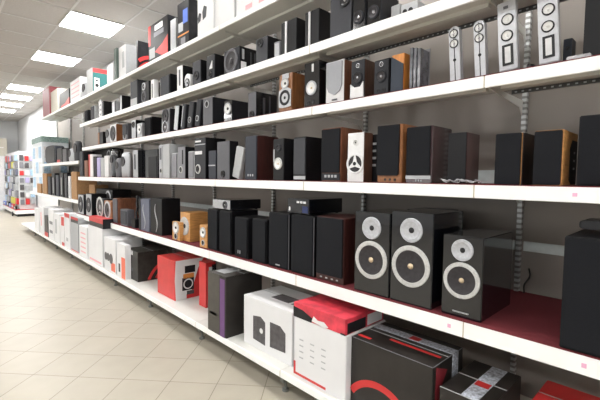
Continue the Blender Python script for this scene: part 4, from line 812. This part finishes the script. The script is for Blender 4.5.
     {'cab': 'red_print', 'f': [('poly', 'R', [(0.03, 0.0), (0.35, 0.0), (0.35, 0.12), (0.48, 0.12), (0.72, 0.75), (0.9, 1.0), (0.03, 1.0), (0.0, 0.5)], 'white_paper', 'printed_panel'), ('art', 'R', 0.3, 0.66, 0.62, 0.84, 'carton_dark', 0.003), ('art', 'R', 0.25, 0.52, 0.58, 0.64, 'orange_print', 0.003), ('art', 'R', 0.22, 0.22, 0.58, 0.54, 'carton_dark', 0.003), ('circle', 'R', 0.4, 0.38, 0.15, 'white_paper', 0.004), ('circle', 'R', 0.4, 0.38, 0.115, 'carton_dark', 0.005), ('art', 'R', 0.36, 0.1, 0.58, 0.2, 'print_grey', 0.003)]}),
    ('carton', 'box', 'black carton with sweeping red arcs on its side, left of the red and white one', '', (1.512, 4.225, 0.160), (0.346, 0.329, 0.317), 'box',
     {'cab': 'carton_dark2', 'f': [('arc', 'R', 1.3, -0.35, 0.75, 0.88, 95, 165, 'red_print'), ('arc', 'R', 1.3, -0.35, 1.0, 1.1, 100, 165, 'red_print'), ('art', 'F', 0.3, 0.85, 0.6, 1, 'white_paper'), ('art', 'F', 0.2, 0.3, 0.6, 0.4, 'grey_plastic')]}),
    ('carton', 'box', 'orange-edged white carton just left of the black arc carton', '', (1.447, 4.362, 0.160), (0.263, 0.061, 0.375), 'box',
     {'cab': 'white_paper', 'f': [('art', 'F', 0.55, 0.0, 0.98, 0.62, 'orange_red'), ('art', 'F', 0.2, 0.15, 0.4, 0.4, 'carton_dark')]}),
    ('carton', 'box', 'white carton with dark oval speaker prints and orange patch', '', (1.447, 4.733, 0.160), (0.402, 0.300, 0.390), 'box',
     {'cab': 'white_paper', 'f': [('circle', 'F', 0.15, 0.42, 0.12, 'print_grey'), ('circle', 'F', 0.35, 0.42, 0.12, 'print_grey'), ('circle', 'F', 0.6, 0.4, 0.15, 'print_grey'), ('art', 'F', 0.6, 0.05, 0.95, 0.3, 'orange_red')]}),
    ('carton', 'box', 'tall white carton below the black and red flat box', '', (1.447, 5.301, 0.160), (0.604, 0.350, 0.471), 'box',
     {'cab': 'white_paper', 'f': [('art', 'F', 0.1, 0.05, 0.9, 0.1, 'pink_print')]}),
    ('carton', 'box', 'white carton with red printed text lines', '', (1.437, 5.812, 0.160), (0.388, 0.300, 0.426), 'box',
     {'cab': 'white_paper', 'f': [('art', 'F', 0.2, 0.15, 0.8, 0.19, 'pink_print'), ('art', 'F', 0.2, 0.3, 0.8, 0.33999999999999997, 'pink_print'), ('art', 'F', 0.2, 0.44999999999999996, 0.8, 0.49, 'pink_print'), ('art', 'F', 0.2, 0.6, 0.8, 0.6399999999999999, 'pink_print'), ('art', 'F', 0.2, 0.75, 0.8, 0.79, 'pink_print')]}),
    ('carton', 'box', 'grey-sided carton with black and red top band', '', (1.457, 6.344, 0.160), (0.394, 0.300, 0.504), 'box',
     {'cab': 'grey_light', 'f': [('art', 'F', 0, 0.84, 1, 0.93, 'carton_dark'), ('art', 'F', 0, 0.93, 1, 1, 'red_print'), ('art', 'F', 0, 0.0, 1, 0.03, 'red_print')]}),
    ('carton', 'box', 'white carton with bold red lid left of the grey-sided one', '', (1.437, 6.694, 0.160), (0.300, 0.300, 0.536), 'box',
     {'cab': 'white_paper', 'f': [('art', 'F', 0, 0.88, 1, 1, 'red_print'), ('art', 'F', 0.3, 0.2, 0.7, 0.3, 'grey_light')]}),
    ('carton', 'box', 'white carton with red patches at top and bottom', '', (1.437, 7.012, 0.160), (0.263, 0.300, 0.458), 'box',
     {'cab': 'white_paper', 'f': [('art', 'F', 0.3, 0.7, 1, 1, 'red_print'), ('art', 'F', 0.4, 0.0, 1, 0.12, 'red_print')]}),
    ('carton', 'box', 'plain white carton third from the far end of floor-level row', 'plain far cartons', (1.437, 7.380, 0.160), (0.394, 0.300, 0.480), 'box',
     {'cab': 'white_paper', 'f': [('art', 'F', 0.2, 0.3, 0.5, 0.8, 'grey_light')]}),
    ('carton', 'box', 'pale carton with small grey marks right of the dark narrow one', 'plain far cartons', (1.437, 7.828, 0.160), (0.411, 0.300, 0.522), 'box',
     {'cab': 'white_paper', 'f': [('art', 'F', 0.2, 0.5, 0.8, 0.6, 'grey_light2'), ('art', 'F', 0.2, 0.2, 0.8, 0.3, 'grey_light2')]}),
    ('carton', 'box', 'narrow dark red and black carton among far white ones', 'plain far cartons', (1.437, 8.236, 0.160), (0.293, 0.250, 0.374), 'box',
     {'cab': 'carton_dark', 'f': [('art', 'F', 0, 0.0, 1, 0.2, 'red_print')]}),
    ('carton', 'box', 'white carton left of the narrow dark one', 'plain far cartons', (1.437, 8.649, 0.160), (0.413, 0.300, 0.509), 'box',
     {'cab': 'white_paper', 'f': [('art', 'F', 0.3, 0.3, 0.5, 0.8, 'pink_print')]}),
    ('carton', 'box', 'leftmost white carton on the floor-level shelf', 'plain far cartons', (1.437, 9.138, 0.160), (0.433, 0.300, 0.452), 'box',
     {'cab': 'white_paper', 'f': []}),
    ('television', 'television', 'dark rounded television back standing at the far left of the upper display shelf', '', (1.650, 8.890, 1.510), (0.940, 0.150, 0.349), 'cyl2',
     {'cab': 'grey_blue_dark'}),
    ('carton', 'box', 'black carton with red corner beside the dark television', '', (1.640, 8.085, 1.510), (0.383, 0.150, 0.259), 'box',
     {'cab': 'carton_dark', 'f': [('art', 'F', 0, 0.0, 0.6, 0.2, 'red_print')]}),
    ('carton', 'box', 'dark grey carton left of the silver speakers on far shelf', '', (1.640, 7.706, 1.510), (0.276, 0.150, 0.230), 'box',
     {'cab': 'print_grey', 'f': []}),
    ('satellite_speaker', 'speaker', 'short silver cylinder speaker on the far shelf', '', (1.630, 7.318, 1.510), (0.261, 0.100, 0.220), 'cyl',
     {'cab': 'silver'}),
    ('satellite_speaker', 'speaker', 'tall dark stalk speaker at the near end of the far shelf', '', (1.630, 6.970, 1.510), (0.301, 0.100, 0.325), 'cyl',
     {'cab': 'grey_dark'}),
    ('satellite_speaker', 'speaker', 'dark slim speaker nearest the brown cartons on far lower shelf', 'slim speakers on the far lower shelf', (1.630, 8.948, 0.890), (0.274, 0.150, 0.363), 'spk',
     {'cab': 'grey_dark', 'f': [('lgo', 'F', 0.4, 0.1, 0.6, 0.8, 'grey_plastic', 'trim')]}),
    ('satellite_speaker', 'speaker', 'black slim speaker, second from the brown cartons', 'slim speakers on the far lower shelf', (1.630, 8.590, 0.890), (0.256, 0.150, 0.428), 'spk',
     {'cab': 'black_matte', 'f': [('lgo', 'F', 0.4, 0.1, 0.6, 0.8, 'silver', 'trim')]}),
    ('satellite_speaker', 'speaker', 'blue-black slim speaker, third from the brown cartons', 'slim speakers on the far lower shelf', (1.630, 8.256, 0.890), (0.239, 0.150, 0.395), 'spk',
     {'cab': 'grey_blue_dark', 'f': [('lgo', 'F', 0.4, 0.1, 0.6, 0.8, 'grey_plastic', 'trim')]}),
    ('satellite_speaker', 'speaker', 'taller black slim speaker in the middle of far lower shelf', 'slim speakers on the far lower shelf', (1.630, 7.924, 0.890), (0.260, 0.150, 0.437), 'spk',
     {'cab': 'black_matte', 'f': [('lgo', 'F', 0.4, 0.1, 0.6, 0.8, 'silver', 'trim')]}),
    ('satellite_speaker', 'speaker', 'charcoal slim speaker with silver line near the white one', 'slim speakers on the far lower shelf', (1.630, 7.613, 0.890), (0.209, 0.150, 0.421), 'spk',
     {'cab': 'grey_dark', 'f': [('lgo', 'F', 0.4, 0.1, 0.6, 0.8, 'grey_plastic', 'trim')]}),
    ('satellite_speaker', 'speaker', 'thin white speaker between charcoal and black ones', 'slim speakers on the far lower shelf', (1.630, 7.372, 0.890), (0.132, 0.150, 0.375), 'spk',
     {'cab': 'white_plastic', 'f': [('lgo', 'F', 0.4, 0.1, 0.6, 0.8, 'silver', 'trim')]}),
    ('carton', 'box', 'brown cardboard carton at the near end of the far lower shelf', 'brown cardboard cartons', (1.630, 7.068, 0.890), (0.338, 0.300, 0.450), 'box',
     {'cab': 'cardboard', 'f': []}),
    ('carton', 'box', 'taller brown cardboard carton right of the small ones', 'brown cardboard cartons', (1.640, 9.442, 0.890), (0.398, 0.300, 0.424), 'box',
     {'cab': 'cardboard', 'f': []}),
    ('carton', 'box', 'small brown cardboard carton at the far left', 'brown cardboard cartons', (1.630, 10.000, 0.890), (0.442, 0.200, 0.201), 'box',
     {'cab': 'cardboard', 'f': []}),
    ('carton', 'box', 'brown cardboard carton behind the silver oval speakers', 'brown cardboard cartons', (1.756, 6.552, 0.707), (0.286, 0.200, 0.429), 'box',
     {'cab': 'cardboard', 'f': []}),
    ('disc_player', 'player', 'slim player with silver left half and black body lying on two black speakers', '', (1.580, 2.528, 1.031), (0.251, 0.280, 0.079), 'player',
     {'cab': 'gloss_black', 'f': [('pan', 0.0, 0.1, 0.97, 0.95, 'silver'), ('lgo', 'F', 0.05, 0.45, 0.5, 0.7, 'grey_light', 'display'), ('drv', 0.72, 0.5, 0.12, 'grey_plastic', 'cap_dark', 'cap_silver', 'dial')]}),
    ('receiver', 'player', 'black receiver with blue lights and white buttons on top of tall speakers', '', (1.580, 1.676, 1.061), (0.191, 0.300, 0.094), 'player',
     {'cab': 'gloss_black', 'f': [('lgo', 'F', 0.45, 0.72, 0.55, 0.85, 'white_plastic', 'button'), ('lgo', 'F', 0.6, 0.72, 0.7, 0.85, 'white_plastic', 'button'), ('lgo', 'F', 0.75, 0.72, 0.85, 0.85, 'white_plastic', 'button'), ('lgo', 'F', 0.7, 0.12, 0.95, 0.55, 'blue_light', 'display'), ('lgo', 'F', 0.08, 0.2, 0.14, 0.45, 'white_plastic', 'button')]}),
    ('amplifier', 'electronics', 'black unit standing behind the white-ringed speakers with objects heaped on top', '', (1.896, 1.026, 0.707), (0.203, 0.200, 0.408), 'spk',
     {'cab': 'black_matte', 'f': []}),
    ('cable_coil', 'cable', 'small black lump resting on the large speaker at the right edge', '', (1.640, 0.249, 1.113), (0.087, 0.120, 0.032), 'cyl2',
     {'cab': 'black_matte'}),
    ('carton', 'box', 'flat red carton with black and white print lying on the big white carton', '', (1.447, 1.372, 0.500), (0.378, 0.330, 0.081), 'box',
     {'cab': 'red_dirty', 'f': [('poly', 'F', [(0, 0), (0.38, 0.0), (0.4, 0.3), (0.2, 0.62), (0, 0.72)], 'carton_dark', 'printed_panel'), ('poly', 'F', [(0.38, 0.12), (0.62, 0.0), (0.7, 0.1), (0.62, 0.35), (0.5, 0.3), (0.42, 0.5)], 'white_paper', 'printed_panel'), ('art', 'F', 0.92, 0.0, 1, 0.1, 'carton_dark'), ('art', 'R', 0.05, 0.05, 0.5, 0.72, 'carton_dark'), ('art', 'R', 0.55, 0.1, 0.95, 0.8, 'white_paper')]}),
    ('carton', 'box', 'black and red flat carton on the tall white carton at floor level', '', (1.447, 5.260, 0.632), (0.575, 0.300, 0.119), 'box',
     {'cab': 'carton_dark', 'f': [('art', 'F', 0, 0.5, 1, 1, 'red_print'), ('art', 'T', 0, 0, 1, 1, 'red_print')]}),
    ('satellite_speaker', 'speaker', 'slim dark speaker leaning right, between the curved grey speaker and the outermost leaning one', 'leaning dark satellites', (1.682, 3.368, 1.714), (0.079, 0.100, 0.232), 'spk',
     {'cab': 'grey_dark', 'lean': -12, 'f': [('pan', 0.1, 0.03, 0.9, 0.97, 'grille_grey'), ('lgo', 'F', 0.2, 0.1, 0.35, 0.9, 'silver', 'trim')]}),
]

for name, cat, label, group, loc, dims, b, p in THINGS:
    t = thing(name, label, cat, loc, -PI / 2, group or None)
    if p.get('lean'):
        t.rotation_euler = (0, math.radians(p['lean']) , -PI / 2)
        # leaning right or left about its own foot
        M3 = Matrix.Rotation(-PI / 2, 3, 'Z') @ Matrix.Rotation(-math.radians(p['lean']), 3, 'Y')
        t.rotation_euler = M3.to_euler()
        t.location.z += abs(math.sin(math.radians(p['lean']))) * dims[0] / 2
    BUILD[b](t, dims, p)

# cartons at the near end of the floor-level shelf
t = thing('carton', 'dark carton with printed silver tape across its top, right of the large black carton', 'box', (1.50, .612, .16), -PI / 2)
build_box(t, (.205, .35, .257), dict(cab='carton_black', f=[('art', 'T', .0, .0, 1, .012, 'grey_light')]))
dm = (.205, .35, .257)
plate(t, dm, 'T', rect(.42, .013, .74, .98), .0016, 'tape', 'packing_tape')
plate(t, dm, 'T', rect(.44, .35, .72, .48), .0022, 'red_print', 'tape_mark')
t = thing('carton', 'plain red carton at the bottom right corner of the photo', 'box', (1.62, .27, .16), -PI / 2)
build_box(t, (.30, .27, .262), dict(cab='red_print', f=[]))

def tube(pts, r, name, material, parent=None, seg=8):
    P = [Vector(q) for q in pts]; m_ = MB(); n = len(P)
    # smooth the path
    Q = []
    for i in range(n - 1):
        p0, p1, p2, p3 = P[max(i - 1, 0)], P[i], P[i + 1], P[min(i + 2, n - 1)]
        for k in range(6):
            t_ = k / 6; Q.append(.5 * ((2 * p1) + (p2 - p0) * t_ + (2 * p0 - 5 * p1 + 4 * p2 - p3) * t_ ** 2 + (3 * p1 - p0 - 3 * p2 + p3) * t_ ** 3))
    Q.append(P[-1]); k0 = len(m_.v)
    for i, q in enumerate(Q):
        d_ = (Q[min(i + 1, len(Q) - 1)] - Q[max(i - 1, 0)]).normalized(); e1 = d_.cross(Vector((.3, .2, 1))).normalized(); e2 = d_.cross(e1)
        for j in range(seg):
            a_ = 2 * PI * j / seg; m_.v.append(tuple(q + (e1 * math.cos(a_) + e2 * math.sin(a_)) * r))
    for i in range(len(Q) - 1):
        for j in range(seg):
            j2 = (j + 1) % seg; m_.f.append((i * seg + j, i * seg + j2, (i + 1) * seg + j2, (i + 1) * seg + j))
    m_.f.append(tuple(range(seg))); m_.f.append(tuple((len(Q) - 1) * seg + j for j in range(seg)))
    return m_.build(name, material, parent, smooth=True)
t = thing('cable_bundle', 'clear bundled cable loops lying before the purple-brown speaker', 'cable', (1.60, .70, 1.2637))
for k in range(4):
    r1 = random.Random(k)
    pts = [(r1.uniform(0, .015), -.085 + .17 * i / 9 + r1.uniform(-.01, .01), .005 + .007 * (i % 2) + r1.uniform(0, .008)) for i in range(10)]
    tube(pts, .0022, 'loop', 'clear' if k % 2 else 'grey_light2', t)
o = tube([(2.16, .60, .711), (2.12, .59, .76), (2.15, .575, .80), (2.185, .59, .83)], .004, 'power_cable', 'cap_dark'); tag(o, 'dark cable curling up behind the shorter white-ringed speaker', 'cable')

# white display case standing on the end bay
t = thing('display_case', 'white display case with pale blue panels and a grey-green top band at the shelf end', 'display case', (1.66, 10.32, .89), -PI / 2)
w, d, h = 1.14, .5, 1.22
MB().box(-w / 2, w / 2, 0, d, 0, h - .12).build('body', 'case_white', t, bevel=.004)
MB().box(-w / 2 - .01, w / 2 + .01, -.01, d, h - .12, h).build('top_band', 'glass_green', t, bevel=.003)
for r_ in range(3):
    for c_ in range(3):
        plate(t, (w, d, h), 'F', rect(.06 + c_ * .31, .08 + r_ * .27, .30 + c_ * .31, .28 + r_ * .27), .004, 'case_blue' if (r_ + c_) % 2 == 0 else 'white_plastic', 'window_panel')
        plate(t, (w, d, h), 'R', rect(.06 + c_ * .31, .08 + r_ * .27, .30 + c_ * .31, .28 + r_ * .27), .004, 'case_blue' if (r_ + c_) % 2 else 'white_plastic', 'window_panel')

# peg gondola in the distance
GX, GY = 1.72, 14.3
t = thing('peg_gondola', 'distant white peg display gondola hung with small packs', 'display stand', (GX, GY, 0))
MB().box(.12, .55, .12, 2.95, .217, 2.0).build('peg_board', 'wall_white', t)
MB().box(0, .56, 0, 3.0, .08, .20).build('base_shelf', 'rail_white', t, bevel=.004)
MB().box(-.004, .564, -.004, 3.004, .20, .216).build('base_edge', 'red_print', t)
MB().box(.05, .50, .05, 2.9, 0, .079).build('plinth', 'cap_dark', t)
MB().lathe((-.05, .35, .07), (0, 1, 0), (0, 0, 1), (1, 0, 0), [(.07, 0), (.07, .03), (.02, .035), (.02, .04)], 16).build('wheel', 'cap_dark', t, smooth=True)
cols = ['print_grey', 'white_paper', 'grey_light2', 'red_print', 'case_blue', 'grey_plastic', 'silver', 'yellow_print', 'lavender', 'grey_light', 'grey_blue', 'grey_light2']
cn = ['charcoal', 'white', 'mid grey', 'red', 'pale blue', 'dark grey', 'silver', 'yellow', 'lavender', 'pale grey', 'slate blue', 'mid grey']
rows_ = ['lowest', 'second lowest', 'third lowest', 'middle', 'third highest', 'second highest', 'highest']
rnd = random.Random(3)
packs = []
def pack(x, y, z, w_, d_, h_, m_, label, grp):
    t_ = thing('hanging_pack', label, 'package', (x, y, z), 0, grp)
    MB().box(0, d_, 0, w_, 0, h_).build('card', m_, t_, bevel=.002)
    return t_
colnames = ['nearest', 'second', 'third', 'fourth', 'fifth', 'sixth', 'seventh', 'eighth']
for r_ in range(7):
    for c_ in range(8):
        q = rnd.randrange(len(cols))
        hh = rnd.uniform(.16, .21)
        pack(GX + .12 - .055, GY + .2 + c_ * .34 + rnd.uniform(0, .04), .36 + r_ * .225, rnd.uniform(.26, .32), .052, hh, cols[q],
             cn[q] + ' pack on aisle side of distant gondola, ' + rows_[r_] + ' row, ' + colnames[c_] + ' column', 'hanging packs on the aisle side')
for r_ in range(7):
    for c_ in range(3):
        q = rnd.randrange(len(cols))
        t_ = thing('hanging_pack', cn[q] + ' pack on near end of distant gondola, ' + rows_[r_] + ' row, ' + ['left', 'middle', 'right'][c_], 'package', (GX + .14 + c_ * .135, GY + .12, .36 + r_ * .225), 0, 'hanging packs on the near end')
        MB().box(0, .10, -.05, 0, 0, rnd.uniform(.13, .19)).build('card', cols[q], t_, bevel=.002)
# boxes on its base shelf
for k_, (yy, w_, h_, m_, l_) in enumerate([(.05, .4, .10, 'carton_dark', 'low black box on the near corner of the distant gondola base'), (.55, .4, .14, 'red_print', 'red box on the distant gondola base'), (1.05, .45, .12, 'blue_print', 'blue box on the distant gondola base, beyond the red one'), (1.6, .5, .16, 'carton_dark', 'taller black box on the distant gondola base'), (2.3, .6, .13, 'blue_print', 'farthest blue box on the distant gondola base')]):
    t_ = thing('carton', l_, 'box', (GX + .005, GY + yy, .217), 0, None)
    MB().box(0, .055, 0, w_, 0, h_).build('carton_body', m_, t_, bevel=.003)
    MB().box(-.0012, 0, w_ * .2, w_ * .7, h_ * .3, h_ * .7).build('printed_panel', 'white_paper', t_)

# low white wall cabinet by the far wall with boxes on top
t = thing('storage_cabinet', 'white storage cabinet against the far wall', 'cabinet', (0.95, 17.3, 0))
MB().box(-.9, 1.2, 0, .65, 0, 1.95).build('body', 'wall_white', t, bevel=.004)
MB().box(-.88, .14, -.012, 0, .05, 1.92).build('door', 'white_plastic', t); MB().box(.16, 1.18, -.012, 0, .05, 1.92).build('door', 'white_plastic', t)
for x_, w_, h_, m_, l_ in [(-.75, .22, .55, 'cardboard', 'tan upright box on the far cabinet, leftmost'), (-.5, .16, .50, 'beige', 'beige narrow box on the far cabinet'), (-.3, .16, .58, 'cardboard', 'tan narrow box right of the beige one'), (-.1, 1.05, .62, 'beige', 'large cream box on top of the far cabinet')]:
    t_ = thing('carton', l_, 'box', (.95 + x_, 17.35, 1.951), 0, None)
    MB().box(0, w_, 0, .5, 0, h_).build('carton_body', m_, t_, bevel=.004)
    MB().box(w_ * .1, w_ * .9, -.0015, 0, h_ * .45, h_ * .5).build('tape', 'white_paper', t_)
